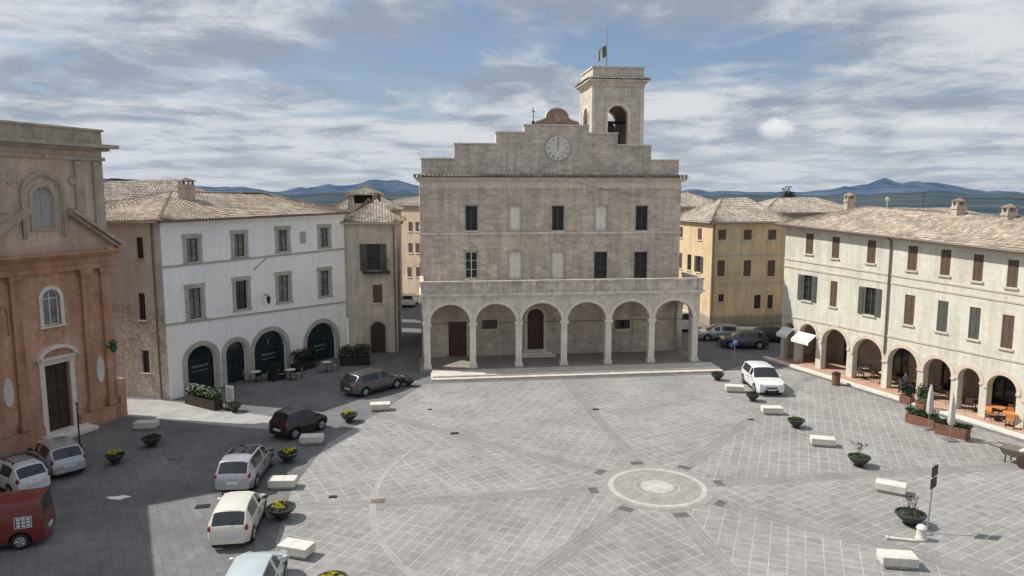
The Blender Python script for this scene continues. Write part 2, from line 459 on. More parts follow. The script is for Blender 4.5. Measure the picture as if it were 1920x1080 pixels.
# =================== CAMERA, LIGHT, WORLD ===================
cam=bpy.data.cameras.new('camera'); co=bpy.data.objects.new('camera',cam); COL.objects.link(co)
co.location=(0,0,H); co.rotation_euler=(math.pi/2-PITCH,0,0); cam.sensor_width=36; cam.lens=F/1920*36; cam.clip_end=60000; cam.clip_start=.2
bpy.context.scene.camera=co
EL=math.radians(48); sh=Vector((.982,-.19)).normalized()
d=Vector((sh.x*math.cos(EL),sh.y*math.cos(EL),-math.sin(EL)))
sl=bpy.data.lights.new('sun','SUN'); sl.energy=5.0; sl.angle=math.radians(.5); sl.color=(1,.955,.89)
so=bpy.data.objects.new('sun',sl); COL.objects.link(so); so.rotation_euler=d.to_track_quat('-Z','Y').to_euler(); so.location=(-30,10,60)
w=bpy.data.worlds.new('World'); bpy.context.scene.world=w; w.use_nodes=True; nt=w.node_tree
bg=nt.nodes['Background']; bg.inputs[1].default_value=.1
sky=nt.nodes.new('ShaderNodeTexSky'); sky.sky_type='NISHITA'; sky.sun_disc=False; sky.sun_elevation=EL
sky.sun_rotation=math.atan2(-sh.x,-sh.y); sky.altitude=470; sky.dust_density=1.5
tc=nt.nodes.new('ShaderNodeTexCoord'); sx=nt.nodes.new('ShaderNodeSeparateXYZ'); nt.links.new(tc.outputs['Generated'],sx.inputs[0])
zc=mathn(nt,'ADD',mathn(nt,'MAXIMUM',sx.outputs[2],0.0),.10)
cx=nt.nodes.new('ShaderNodeCombineXYZ'); nt.links.new(mathn(nt,'DIVIDE',sx.outputs[0],zc),cx.inputs[0])
nt.links.new(mathn(nt,'DIVIDE',sx.outputs[1],zc),cx.inputs[1])
cx.inputs[2].default_value=5.7
qx=mathn(nt,'DIVIDE',sx.outputs[0],mathn(nt,'MAXIMUM',sx.outputs[1],.05)); qz=mathn(nt,'DIVIDE',sx.outputs[2],mathn(nt,'MAXIMUM',sx.outputs[1],.05))
def blob(ax,az,rx,rz):
    a_=mathn(nt,'DIVIDE',mathn(nt,'SUBTRACT',qx,ax),rx); b_=mathn(nt,'DIVIDE',mathn(nt,'SUBTRACT',qz,az),rz)
    return mathn(nt,'ADD',mathn(nt,'MULTIPLY',a_,a_),mathn(nt,'MULTIPLY',b_,b_)),b_
n1=noisen(nt,cx.outputs[0],.75,10,.62,.5)
n2=noisen(nt,cx.outputs[0],1.6,10,.68,.35)
n3=noisen(nt,cx.outputs[0],.8,5,.5,.2)
gap,_=blob(.27,.185,.22,.06)          # clearer patch of blue toward this part of the sky
bias=mapr(nt,gap,0,1.4,-.15,.06,True)
cov=mapr(nt,mathn(nt,'ADD',n1,bias),.36,.55,0,1,True)
wht=mapr(nt,mathn(nt,'ADD',mathn(nt,'MULTIPLY',n2,.65),mathn(nt,'MULTIPLY',n3,.35)),.40,.60,0,1,True)
grey=(3.2,3.65,4.5); white=(7.2,7.4,7.7)
cc=mixc(nt,wht,grey,white)
skc=mixc(nt,1.0,sky.outputs[0],(.80,.88,.98),'MULTIPLY')
skc=mixc(nt,.22,skc,(4.6,5.4,6.5))
colr=mixc(nt,mathn(nt,'MULTIPLY',cov,.93),skc,cc)
hz=mapr(nt,sx.outputs[2],0,.11,.5,0)
colr=mixc(nt,hz,colr,(5.2,5.8,6.7))
pn=noisen(nt,tc.outputs['Generated'],34,7,.65)
for (ax,az,rx,rz,op) in ((.361,.090,.026,.015,1.0),(.60,.092,.09,.013,.6),(-.25,.048,.03,.006,.5),(-.165,.052,.05,.007,.5)):
    r2_,b_=blob(ax,az,rx,rz)
    r2_=mathn(nt,'ADD',r2_,mathn(nt,'MULTIPLY',mathn(nt,'SUBTRACT',pn,.5),4.0))
    mk=mapr(nt,r2_,.3,1.4,op,0,True)
    shd=mapr(nt,b_,-1.0,.3,0,1)
    colr=mixc(nt,mk,colr,mixc(nt,shd,(4.6,5.1,5.9),(8.2,8.4,8.6)))
bo=mapr(nt,sx.outputs[2],.30,.75,1.0,1.2)
cb=nt.nodes.new('ShaderNodeCombineColor')
for i in range(3): nt.links.new(bo,cb.inputs[i])
colr=mixc(nt,1.0,colr,cb.outputs[0],'MULTIPLY')
nt.links.new(colr,bg.inputs[0])
vs=bpy.context.scene.view_settings; vs.view_transform='Standard'; vs.look='None'; vs.exposure=0
# =================== GROUND ===================
gm=bpy.data.materials.new('street_paving'); gm.use_nodes=True; nt=gm.node_tree; b=nt.nodes['Principled BSDF']; b.inputs['Roughness'].default_value=.85
geo=nt.nodes.new('ShaderNodeNewGeometry'); pos=geo.outputs['Position']
mp=nt.nodes.new('ShaderNodeMapping'); mp.inputs['Rotation'].default_value=(0,0,math.radians(58)); nt.links.new(pos,mp.inputs[0])
bt=nt.nodes.new('ShaderNodeTexBrick'); nt.links.new(mp.outputs[0],bt.inputs['Vector']); bt.inputs['Scale'].default_value=1
bt.inputs['Brick Width'].default_value=.7; bt.inputs['Row Height'].default_value=.38; bt.inputs['Mortar Size'].default_value=.012
bt.inputs['Color1'].default_value=(.158,.156,.155,1); bt.inputs['Color2'].default_value=(.13,.129,.128,1); bt.inputs['Mortar'].default_value=(.10,.099,.097,1)
f=mathn(nt,'MULTIPLY',mapr(nt,noisen(nt,pos,.25,6,.6),.3,.7,.74,1.26),mapr(nt,noisen(nt,pos,3,5,.7),.3,.7,.86,1.14))
cb=nt.nodes.new('ShaderNodeCombineColor')
for i in range(3): nt.links.new(f,cb.inputs[i])
pc=mixc(nt,1.0,bt.outputs[0],cb.outputs[0],'MULTIPLY')
ln=nt.nodes.new('ShaderNodeVectorMath'); ln.operation='LENGTH'; nt.links.new(pos,ln.inputs[0])
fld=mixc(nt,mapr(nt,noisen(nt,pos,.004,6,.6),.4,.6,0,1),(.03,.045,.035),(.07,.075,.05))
fld=mixc(nt,mapr(nt,ln.outputs['Value'],300,3000,0,.9),fld,(.06,.09,.135))  # blue distance haze mixed into the far ground colour
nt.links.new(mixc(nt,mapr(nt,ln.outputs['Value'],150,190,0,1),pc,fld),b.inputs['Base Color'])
mb=MB(); mb.poly([(-25000,-25000,0),(25000,-25000,0),(25000,25000,0),(-25000,25000,0)])
structure('ground',mb,gm,fixn=False)
PAVE=M('plaza_paving',(.270,.262,.250),brick=dict(w=.62,h=.46,m=.022,c2=(.228,.221,.211),mc=(.385,.372,.352),off=0),var=.17,sc=.3,fine=.17,rough=.8,patch=((.30,.29,.275),.55,.5))
BANDM=M('paving_band_stone',(.245,.238,.228),brick=dict(w=1.4,h=.2,m=.012,c2=(.205,.199,.19),mc=(.31,.30,.285)),var=.16,sc=.6,fine=.18)
LINEM=M('pale_inlay_stone',(.32,.31,.295),var=.25,sc=1.5,fine=.25)
SUNSTRIPM=M('painted_sunlight_strip',(.345,.335,.32),var=.18,sc=.8,fine=.2)
mb=MB(); mb.poly([(q.x,q.y,.006) for q in (gp(205,772),gp(232,748),gp(300,750),gp(350,757),gp(440,772),gp(520,782),gp(515,806),gp(400,797),gp(232,780))][::-1]); structure('sunlit_strip',mb,SUNSTRIPM)  # pale polygon paints the strip of sunlight between church and palazzo shadows
CEN=Vector((6.56,31.2))
plaza=[(-5.5,10),(-7.6,22),(-9.0,26),(-9.9,31),(-9.8,37),(-7.8,43.5),(-6.2,49.2),(14.9,52.0),(19.6,56.6),(21.6,52.7),(27.3,37.2),(31,28),(28,10)]
me=bpy.data.meshes.new('plaza_paving'); bm=bmesh.new()
bm.faces.new([bm.verts.new((x,y,.004)) for x,y in plaza])
ANG=[math.radians(x) for x in (8,53,98,143)]
for a in ANG:
    bmesh.ops.bisect_plane(bm,geom=bm.verts[:]+bm.edges[:]+bm.faces[:],plane_co=(CEN.x,CEN.y,0),plane_no=(-math.sin(a),math.cos(a),0))
ul=bm.loops.layers.uv.verify()
for fa in bm.faces:
    c=fa.calc_center_median(); an=math.atan2(c.y-CEN.y,c.x-CEN.x)
    k=math.floor((math.degrees(an)-8)/45); th=math.radians(8+45*k+22.5+(45 if k%2 else 38))
    for l in fa.loops:
        x,y=l.vert.co.x-CEN.x,l.vert.co.y-CEN.y
        l[ul].uv=(x*math.cos(th)+y*math.sin(th),-x*math.sin(th)+y*math.cos(th))
bm.to_mesh(me); bm.free(); structure('plaza_paving',me,PAVE,fixn=False)
def raypoly(a):
    dx,dy=math.cos(a),math.sin(a); best=1e9
    for i in range(len(plaza)):
        x1,y1=plaza[i]; x2,y2=plaza[(i+1)%len(plaza)]
        ex,ey=x2-x1,y2-y1; den=dx*ey-dy*ex
        if abs(den)<1e-9: continue
        t=((x1-CEN.x)*ey-(y1-CEN.y)*ex)/den; u=((x1-CEN.x)*dy-(y1-CEN.y)*dx)/den
        if t>0 and 0<=u<=1: best=min(best,t)
    return best
mb=MB(); ml=MB()
for k in range(8):
    a=math.radians(8+45*k); dd=Vector((math.cos(a),math.sin(a))); pp=Vector((-dd.y,dd.x)); L=raypoly(a)-.3
    def P(r,o,z): q=CEN+dd*r+pp*o; return (q.x,q.y,z)
    mb.poly([P(2.5,-.36,.008),P(L,-.36,.008),P(L,.36,.008),P(2.5,.36,.008)],uv=[(2.5,-.36),(L,-.36),(L,.36),(2.5,.36)])
    for o in (-.41,.37): ml.poly([P(2.5,o,.009),P(L,o,.009),P(L,o+.04,.009),P(2.5,o+.04,.009)])
structure('paving_band',mb,BANDM,fixn=False)
def ann(mb,r0,r1,z,n=96,a0=0,a1=2*math.pi,c=CEN):
    for k in range(n):
        t0=a0+(a1-a0)*k/n; t1=a0+(a1-a0)*(k+1)/n
        p=[(c.x+r*math.cos(t),c.y+r*math.sin(t),z) for r,t in ((r0,t0),(r1,t0),(r1,t1),(r0,t1))]
        if r0<1e-4: p=p[:3]
        mb.poly(p)
ann(ml,12.50,12.53,.0125,a0=2.75,a1=4.2); ann(ml,12.75,12.78,.0125,a0=2.75,a1=4.2)
structure('paving_lines',ml,LINEM,fixn=False)
mb=MB(); ann(mb,12.53,12.75,.0125,a0=2.75,a1=4.2); structure('paving_ring',mb,BANDM,fixn=False)
GREYD=M('circle_grey_stone',(.28,.27,.25),var=.18,sc=2,fine=.24); WHT=M('circle_white_stone',(.42,.405,.375),var=.18,sc=2,fine=.22)
mb=MB(); ann(mb,0,2.5,.013); structure('medallion_base',mb,GREYD,fixn=False)
mb=MB(); ann(mb,1.97,2.2,.017); ann(mb,0,.74,.017); ann(mb,.98,1.02,.017); structure('medallion_inlay',mb,WHT,fixn=False)
mb=MB()
for k in range(8):
    a=math.radians(8+45*k); dd=Vector((math.cos(a),math.sin(a))); pp=Vector((-dd.y,dd.x)); q=CEN+dd*2.95
    pts=[q+dd*x*.2+pp*y*.3 for x,y in ((-1,-1),(1,-1),(1,1),(-1,1))]
    mb.poly([(p.x,p.y,.014) for p in pts])
structure('paving_markers',mb,M('dark_inlay',(.11,.105,.10),var=.2),fixn=False)
RUST=M('rusty_cover',(.18,.14,.11),var=.3,sc=4)
for (u,v,s) in ((708,940,.36),(624,932,.22),(852,813,.28),(1117,768,.25),(806,768,.15),(1408,787,.22),(330,860,.4),(380,950,.35)):
    p=gp(u,v); mb=MB(); mb.box(-s*.8,s*.8,-s*.55,s*.55,.001,.018); mb.box(-s*.6,s*.6,-s*.38,s*.38,.018,.024)
    single('drain_cover',mb,RUST if s>.35 else METAL,'metal drain cover set flush in the paving','drain cover',(p.x,p.y,.012),R()*.4,'drain covers in the paving')
def hills(name,prof,r0,r1,c1,c2,amp):
    m=bpy.data.materials.new(name+'_cover'); m.use_nodes=True; nt=m.node_tree; b=nt.nodes['Principled BSDF']; b.inputs['Roughness'].default_value=1; b.inputs['Specular IOR Level'].default_value=0
    g=nt.nodes.new('ShaderNodeNewGeometry'); nt.links.new(mixc(nt,mapr(nt,noisen(nt,g.outputs['Position'],.0022,7,.65),.4,.6,0,1),c1,c2),b.inputs['Base Color'])  # bluish cover colours have the distance haze put into them
    mb=MB(); NA=420; NR=16
    def pv(u):
        for (a,va),(b2,vb) in zip(prof[:-1],prof[1:]):
            if a<=u<=b2: return va+(vb-va)*(u-a)/(b2-a)
        return prof[0][1] if u<prof[0][0] else prof[-1][1]
    for i in range(NA+1):
        u=-1300+4500*i/NA; x=(u-960)/F/1.008
        v=pv(u)+amp*noise.fractal(Vector((u*.014,3,r0*.01)),.9,2,6)
        top=(370-v)/F*r1*.99+13
        for j in range(NR+1):
            t=j/NR; r=r0+(r1-r0)*t/.8 if t<=.8 else r1+(t-.8)*r1*.6
            hh=top*(min(1,t/.8)**1.3) if t<=.8 else top*(1-(t-.8)*3)
            hh+=top*.30*noise.fractal(Vector((x*r*.0016,r*.0016,0)),1,2,4)*(1 if t<.72 else 0)
            mb.v.append((x*r,r,hh-2))
    for i in range(NA):
        for j in range(NR):
            a=i*(NR+1)+j; b3=a+NR+1; mb.f.append((a,b3,b3+1,a+1))
    structure(name,mb,m,smooth=True)
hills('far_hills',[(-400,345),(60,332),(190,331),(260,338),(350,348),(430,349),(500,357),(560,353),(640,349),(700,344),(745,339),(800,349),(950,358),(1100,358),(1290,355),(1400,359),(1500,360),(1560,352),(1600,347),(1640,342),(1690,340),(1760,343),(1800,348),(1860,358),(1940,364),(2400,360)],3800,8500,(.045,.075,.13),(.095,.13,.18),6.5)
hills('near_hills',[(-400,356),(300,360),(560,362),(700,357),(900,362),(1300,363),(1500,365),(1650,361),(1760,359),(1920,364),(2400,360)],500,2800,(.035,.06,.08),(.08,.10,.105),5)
# =================== TOWN HALL ===================
WA=Wall((-6.55,52.4),(14.2,55.1)); SB=4.0
WB0=WA.off(-SB); a0=WB0.sv(788,430)[0]; a1=WB0.sv(1275,430)[0]
WB=WB0.off(0,a0,a1); DEP=12.0
hall=thing('town_hall','stone town hall with clock, stepped parapet and arcaded portico','town hall',(WA.P.x,WA.P.y,0))
holes=[]; wins=[]
for i,u in enumerate((884,966,1046,1127,1203)):
    a,z0,ww,hh=WB.rect(u,409,22,46); wins.append((a,z0,ww,hh,i in (1,3))); holes.append(hole_rect(a,z0,ww,hh))
for i,u in enumerate((884,966,1046,1126,1201)):
    a,z0,ww,hh=WB.rect(u,497,24,50); wins.append((a,z0,ww,hh,i in (1,2))); holes.append(hole_rect(a,z0,ww,hh))
a,z0,ww,hh=WB.rect(858,632,34,58); hd1=(a,.301,1.45,z0+hh-.3)
a,z0,ww,hh=WB.rect(1004,612,30,62); hd2=(a,.75,1.35,z0+hh-.75+.1)
sw_=[WB.rect(918,608,28,17),WB.rect(1167,608,28,17)]
holes+=[hole_rect(*hd1),hole_arch(*hd2)]+[hole_rect(*s) for s in sw_]
ZC=14.35
wallpart(hall,WB,(ZC,ZC),holes,STONE)
for p0,p1 in ((WB.pt(0,0,-DEP),WB.pt(0,0,0)),(WB.pt(WB.L,0,0),WB.pt(WB.L,0,-DEP)),(WB.pt(WB.L,0,-DEP),WB.pt(0,0,-DEP))):
    W=Wall(p0,p1); wallpart(hall,W,(ZC,ZC),[hole_rect(W.L*t,z,1,1.7) for t in (.25,.5,.75) for z in (7,10.5)],STONE)
    for t in (.25,.5,.75):
        for z in (7,10.5): window(hall,W,W.L*t,z,1,1.7,surround=None)
for i,(a,z0,ww,hh,bl) in enumerate(wins):
    if bl: window(hall,WB,a,z0,ww,hh,blind=BLINDM,dep=.14,sillm=SURR,surround=SURR,sw=.07)  # narrow dark surround paints the shadow outline round each blind panel
    else: window(hall,WB,a,z0,ww,hh,frame=FRAMEW if i in (5,) else FRAMED,pane=GLASS,sillm=STONE2,surround=SURR,sw=.05)
for s in sw_: window(hall,WB,*s,cols=3,rows=1,sillm=STONE2)
mb=MB(); a,z0,ww,hh=hd1; mb.wbox(WB,a-ww/2,a+ww/2,z0,z0+hh,-.2,-.12)
for k in (-1,1):
    for z in (.12,.38,.64): mb.wbox(WB,a+k*ww*.24-.22,a+k*ww*.24+.22,z0+hh*z,z0+hh*(z+.2),-.12,-.09)
part('door',mb,hall,WOODR)
a,z0,ww,hh=hd2; me=onwall(fill2d(hole_arch(a,z0,ww,hh),[],.08),WB,-.2); do=part('door',me,hall,WOODR)
mb=MB(); ring(mb,WB,a,z0+hh-ww/2,ww/2,ww/2+.22,-.002,.08,leg=hh-ww/2); part('door_surround',mb,do,STONE2)
mb=MB()
for k in range(3): mb.wbox(WB,a-1.0-.25*k,a+1.0+.25*k,.3,.75-.15*k,.003+.35*k+(.001 if k else 0),.35+.35*k)
part('door_steps',mb,hall,TRAV)
mb=MB(); z=WB.sv(1030,437)[1]; mb.wbox(WB,-.05,WB.L+.05,z-.08,z+.08,-.002,.09); part('string_course',mb,hall,STONE2)
mb=MB(); mb.wbox(WB,-.06,WB.L+.06,ZC-.65,ZC-.5,-.002,.06); mb.wbox(WB,-.2,WB.L+.2,ZC-.15,ZC,-.3,.22); mb.wbox(WB,-.35,WB.L+.35,ZC+.001,ZC+.16,-.5,.42); part('cornice',mb,hall,STONE2)
mb=MB(); mb.wbox(WB,.0,WB.L,ZC-.5,ZC-.15,-.002,.02); part('frieze',mb,hall,TRAV)
mb=MB(); roof_face(mb,WB.pt(-.5,ZC+.18,.62),WB.pt(WB.L+.5,ZC+.18,.62),WB.pt(WB.L+.5,ZC+.42,-.05),WB.pt(-.5,ZC+.42,-.05),per=.3,amp=.08); ro=part('cornice_tiles',mb,hall,TILE2,fixn=False)
mb=MB()
for k in range(int((WB.L+1)/.3)):
    s=-.5+.3*k+.15; mb.tube(WB.pt(s,ZC+.27,.66),WB.pt(s,ZC+.36,.3),.1,.08,8)
part('cornice_tile_ends',mb,ro,TILE)
mb=MB(); mb.wbox(WB,-.5,WB.L+.5,ZC+.162,ZC+.2,-.1,.62); part('cornice_board',mb,ro,CREAMD)
WP=WB.off(-.05)
def sz(u,v): return WP.sv(u,v)
lv=[sz(1046,300)[1],sz(1046,272)[1],sz(1046,250)[1],sz(1046,236)[1]]
x=lambda u,v: WP.sv(u,v)[0]
prof=[(x(1273,310),lv[0]),(x(1221,290),lv[0]),(x(1221,280),lv[1]),(x(1158,270),lv[1]),(x(1158,255),lv[2]),(x(1104,250),lv[2]),(x(1104,240),lv[3]),(x(983,240),lv[3]),(x(983,250),lv[2]),(x(930,255),lv[2]),(x(930,270),lv[1]),(x(852,280),lv[1]),(x(852,295),lv[0]),(x(790,305),lv[0])]
out=[(prof[-1][0],ZC+.1),(prof[0][0],ZC+.1)]+prof
me=onwall(fill2d(out,[],.55),WP,-.28); pa=part('stepped_parapet',me,hall,STONE,fixn=False)
segs=[(prof[1][0],prof[0][0],lv[0]),(prof[3][0],prof[2][0],lv[1]),(prof[5][0],prof[4][0],lv[2]),(prof[7][0],prof[6][0],lv[3]),(prof[9][0],prof[8][0],lv[2]),(prof[11][0],prof[10][0],lv[1]),(prof[13][0],prof[12][0],lv[0])]
for i,(p,q,z) in enumerate(segs):
    g=.002*i
    mb=MB(); mb.wbox(WP,p-.08+g,q+.08-g,z+.003,z+.11,-.64,.08); part('coping',mb,pa,STONE2)
c=x(1045,225); zt=sz(1045,203)[1]; zb=lv[3]+.11; hh=zt-zb
hw=x(1088,238)-c
pts=[(c-hw,zb),(c+hw,zb),(c+hw*.93,zb+hh*.13),(c+hw*.62,zb+hh*.28)]+[(c+hw*.5*math.cos(t),zb+hh*.38+hh*.62*math.sin(t)) for t in [math.pi*k/12 for k in range(13)]]+[(c-hw*.62,zb+hh*.28),(c-hw*.93,zb+hh*.13)]
me=onwall(fill2d(pts,[],.4),WP,-.3); gb=part('scrolled_gable',me,hall,M('gable_brick',(.36,.235,.17),var=.25,sc=2,bump=.3),fixn=False)
mb=MB()
for i in range(2,len(pts)-1):
    p,q=pts[i],pts[i+1]; mb.wbox(WP,p[0],q[0],p[1]-.02,p[1]+.08,-.56,.0,q[1]-.02,q[1]+.08)
part('gable_coping',mb,gb,STONE2)
mb=MB(); mb.tube(WP.pt(c,zb+hh*.45,-.08),WP.pt(c,zb+hh*.45,-.0),hh*.27,n=24); part('coat_of_arms',mb,gb,M('worn_crest_brick',(.40,.28,.21),var=.3,sc=3))
WK=WP.off(.0); ca,cz=WK.sv(1046,278); cr=WK.sv(1071,278)[0]-ca
mb=MB(); mb.tube(WK.pt(ca,cz,-.02),WK.pt(ca,cz,.06),cr,n=48); ck=part('clock_ring',mb,hall,SURR)
mb=MB(); mb.tube(WK.pt(ca,cz,-.02),WK.pt(ca,cz,.09),cr*.88,n=48); part('clock_face',mb,ck,CLKF)
def bar(mb,ang,r0,r1,w,o0,o1,tw=0):
    s_,c_=math.sin(ang),math.cos(ang)
    def P(r,t,o): return WK.pt(ca+r*s_+t*c_,cz+r*c_-t*s_,o)
    mb.hexa([P(r0,tw-w,o0),P(r0,tw+w,o0),P(r1,tw+w,o0),P(r1,tw-w,o0),P(r0,tw-w,o1),P(r0,tw+w,o1),P(r1,tw+w,o1),P(r1,tw-w,o1)])
mb=MB()
rom={1:[0],2:[-.5,.5],3:[-1,0,1],4:[-1,.3,.9],5:[-.4,.4],6:[-.8,0,.8],7:[-1,-.4,.3,.9],8:[-1.2,-.6,0,.6],9:[-.8,.3,.9],10:[-.4,.4],11:[-.6,.1,.8],12:[-.9,-.2,.4,1]}
for h_ in range(1,13):
    for t in rom[h_]: bar(mb,math.radians(30*h_),cr*.60,cr*.80,.014,.09,.1,t*.07)
part('clock_numerals',mb,ck,GREYNUM)
mb=MB()
for k in range(60): bar(mb,math.radians(6*k),cr*.84,cr*.87,.008,.09,.097)
part('minute_track',mb,ck,GREYNUM)
for ang,l,ww in ((math.radians(2),.7,.018),(math.radians(359),.5,.028)):
    mb=MB(); bar(mb,ang,-cr*.12,cr*l,ww,.105 if l>.6 else .118,.115 if l>.6 else .128); part('clock_hand',mb,ck,GREYNUM)
A,B,C,D=[WB.pt(s,ZC+.25,o) for s,o in ((.1,-.7),(WB.L-.1,-.7),(WB.L+.3,-DEP-.4),(-.3,-DEP-.4))]
r1=WB.pt(4,15.7,-DEP/2); r2=WB.pt(WB.L-4,15.7,-DEP/2)
roofparts(hall,[(A,B,r2,r1),(B,C,r2,r2),(C,D,r1,r2),(D,A,r1,r1)],[(r1,r2)],TILE2)
p=WP.pt(x(1001,238),lv[3]+.11,-.3); mb=MB(); mb.box(p.x-.12,p.x+.12,p.y-.12,p.y+.12,p.z,p.z+.25); mb.tube(p,p+Vector((0,0,1.3)),.03,n=6); mb.box(p.x-.12,p.x+.12,p.y-.03,p.y+.03,p.z+.95,p.z+1.02); part('iron_finial',mb,hall,METAL)
ED=.35; LA=WA.L
us=[800,887,973,1058,1141,1222,1298]; cs=[WA.sv(u,640)[0] for u in us]; cs[0]=.28; cs[-1]=LA+.05
ZS=3.75; ZT=5.78; CW=.46
nt_=[((cs[i]+cs[i+1])/2,cs[i+1]-cs[i]-CW,ZS,min(1.36,(cs[i+1]-cs[i]-CW)/2)) for i in range(6)]
wallpart(hall,WA,[(LA+ED,ZT),(-.02,ZT)],[],STONE2,name='arcade_wall',zb=ZS,notch=nt_,ext=.5)
for (a,w_,zs,rz) in nt_:
    mb=MB(); ring(mb,WA,a,ZS,w_/2+.03,w_/2+.27,-.003,.05,rz0=rz+.03,rz1=rz+.27); part('archivolt',mb,hall,TRAV)
for i,cx_ in enumerate(cs):
    mb=MB(); mb.wbox(WA,cx_-.23,cx_+.23,.62,ZS-.3,-.48,-.02)
    mb.wbox(WA,cx_-.30,cx_+.30,.3,.55,-.55,.05); mb.wbox(WA,cx_-.26,cx_+.26,.55,.62,-.51,.01)
    mb.wbox(WA,cx_-.26,cx_+.26,ZS-.3,ZS-.2,-.51,.01); mb.wbox(WA,cx_-.32,cx_+.32,ZS-.2,ZS-.003,-.57,.07)
    part('column',mb,hall,TRAV)
    if i<6:
        mb=MB(); mb.tube(WA.pt(cx_,ZS-.1,-.25),WA.pt(cs[i+1],ZS-.1,-.25),.025,n=6); part('tie_rod',mb,hall,METAL)
WRs=Wall(WA.pt(LA+ED,0,-.502),WA.pt(LA+ED,0,-SB))
wallpart(hall,WRs,(ZT,ZT),[],STONE2,name='arcade_side_wall',zb=.3,notch=[(WRs.L/2+.1,2.6,ZS-.2,1.3)],ext=.45)
WLs=Wall(WA.pt(-.0,0,-SB),WA.pt(-.0,0,-.502))
wallpart(hall,WLs,(ZT,ZT),[],STONE2,name='arcade_side_wall',zb=.3,notch=[(WLs.L/2-.1,2.6,ZS-.2,1.3)],ext=.45)
mb=MB(); mb.wbox(WA,.45,LA-.1,5.3,5.6,-SB+.01,-.51); part('portico_ceiling',mb,hall,BEIGEP)
mb=MB(); mb.wbox(WA,-.25,LA+ED+.25,ZT+.002,ZT+.17,-SB+.01,.28)
mb.wbox(WA,-.12,LA+ED+.12,ZT-.12,ZT+.001,.002,.14)
bal=part('balcony',mb,hall,STONE2)
mb=MB(); zt=6.72; n=13
mb.wbox(WA,-.15,LA+ED+.15,ZT+.172,zt,-.03,.14); mb.wbox(WA,-.22,LA+ED+.22,zt+.002,zt+.15,-.09,.22)
for k in range(n+1):
    s=-.15+(LA+ED+.3-.4)*k/n; mb.wbox(WA,s,s+.4,ZT+.172,zt-.001,.141,.19)
for s0_ in (-.15,LA+ED-.02): mb.wbox(WA,s0_,s0_+.17,ZT+.172,zt,-SB+.02,-.032); mb.wbox(WA,s0_-.06,s0_+.23,zt+.002,zt+.148,-SB+.02,-.092)
part('balcony_parapet',mb,bal,M('parapet_stone',(.62,.56,.475),var=.24,sc=2,streak=.4,bump=.3,patch=((.40,.36,.305),1.2,.6)))
mb=MB(); mb.wbox(WA,-.3,LA+.7,.0,.3,-SB+.002,.35); part('portico_floor',mb,hall,M('portico_paving',(.26,.235,.21),var=.2,sc=1))
mb=MB(); mb.wbox(WA,.5,LA+1.3,.0,.15,.352,2.6); mb.wbox(WA,.6,LA+1.2,.151,.27,.352,2.1); part('platform_step',mb,hall,STEPM)
mb=MB(); s0_,z0_=WB.sv(1085,343); s1_,z1_=WB.sv(1272,372)
for k in range(10):
    t0,t1=k/10,(k+1)/10; mb.tube(WB.pt(s0_+(s1_-s0_)*t0,z0_+(z1_-z0_)*t0-.25*math.sin(math.pi*t0),.12),WB.pt(s0_+(s1_-s0_)*t1,z0_+(z1_-z0_)*t1-.25*math.sin(math.pi*t1),.12),.02,n=5)
part('facade_cable',mb,hall,STEEL)
# bell tower
TW=4.45; WT=Wall((6.75,62.0),(6.75+TW*WA.e.x,62.0+TW*WA.e.y))
tow=thing('bell_tower','square pale stone bell tower with arched belfry openings and flagpole','bell tower',(WT.P.x,WT.P.y,0))
corn=[WT.pt(0,0,0),WT.pt(WT.L,0,0),WT.pt(WT.L,0,-TW),WT.pt(0,0,-TW)]
ZW=22.55
TST=M('tower_stone',(.65,.59,.50),brick=dict(w=.6,h=.26,m=.015,c2=(.51,.455,.38),mc=(.63,.575,.49)),var=.16,sc=.8,streak=.3,fine=.22)
for i in range(4):
    W=Wall(corn[i],corn[(i+1)%4]) ; a=W.L/2
    wallpart(tow,W,(ZW,ZW),[hole_arch(a,16.4,1.75,4.3)],TST,reveal=.5)
    mb=MB(); ring(mb,W,a,16.4+4.3-.875,.875,1.1,-.002,.06,leg=3.4); part('belfry_arch',mb,tow,STONE2)
    mb=MB(); mb.wbox(W,a-1.15,a+1.15,16.2,16.395,-.2,.1); part('belfry_sill',mb,tow,STONE2)
    for q0,q1 in ((0,.3),(W.L-.3,W.L)):
        mb=MB(); mb.wbox(W,q0,q1,15.5,ZW-.3,.0015,.045); part('corner_strip',mb,tow,STONE2)
def sq(mb,z0,z1,e): mb.hexa([WT.pt(-e,z0,e),WT.pt(TW+e,z0,e),WT.pt(TW+e,z0,-TW-e),WT.pt(-e,z0,-TW-e),WT.pt(-e,z1,e),WT.pt(TW+e,z1,e),WT.pt(TW+e,z1,-TW-e),WT.pt(-e,z1,-TW-e)])
mb=MB(); sq(mb,ZW-.25,ZW,.08); sq(mb,ZW+.002,ZW+.14,.25); sq(mb,ZW+.142,ZW+.24,.42); part('cornice',mb,tow,STONE2)
mb=MB(); E=.5
qq=[WT.pt(-E,ZW+.27,E),WT.pt(TW+E,ZW+.27,E),WT.pt(TW+E,ZW+.27,-TW-E),WT.pt(-E,ZW+.27,-TW-E)]
ii=[WT.pt(.0,ZW+.5,0),WT.pt(TW,ZW+.5,0),WT.pt(TW,ZW+.5,-TW),WT.pt(0,ZW+.5,-TW)]
for i in range(4): roof_face(mb,qq[i],qq[(i+1)%4],ii[(i+1)%4],ii[i])
part('cornice_tiles',mb,tow,TILE2,fixn=False)
mb=MB(); sq(mb,ZW+.3,23.75,-.02); sq(mb,23.752,23.9,.06); part('attic',mb,tow,STONE)
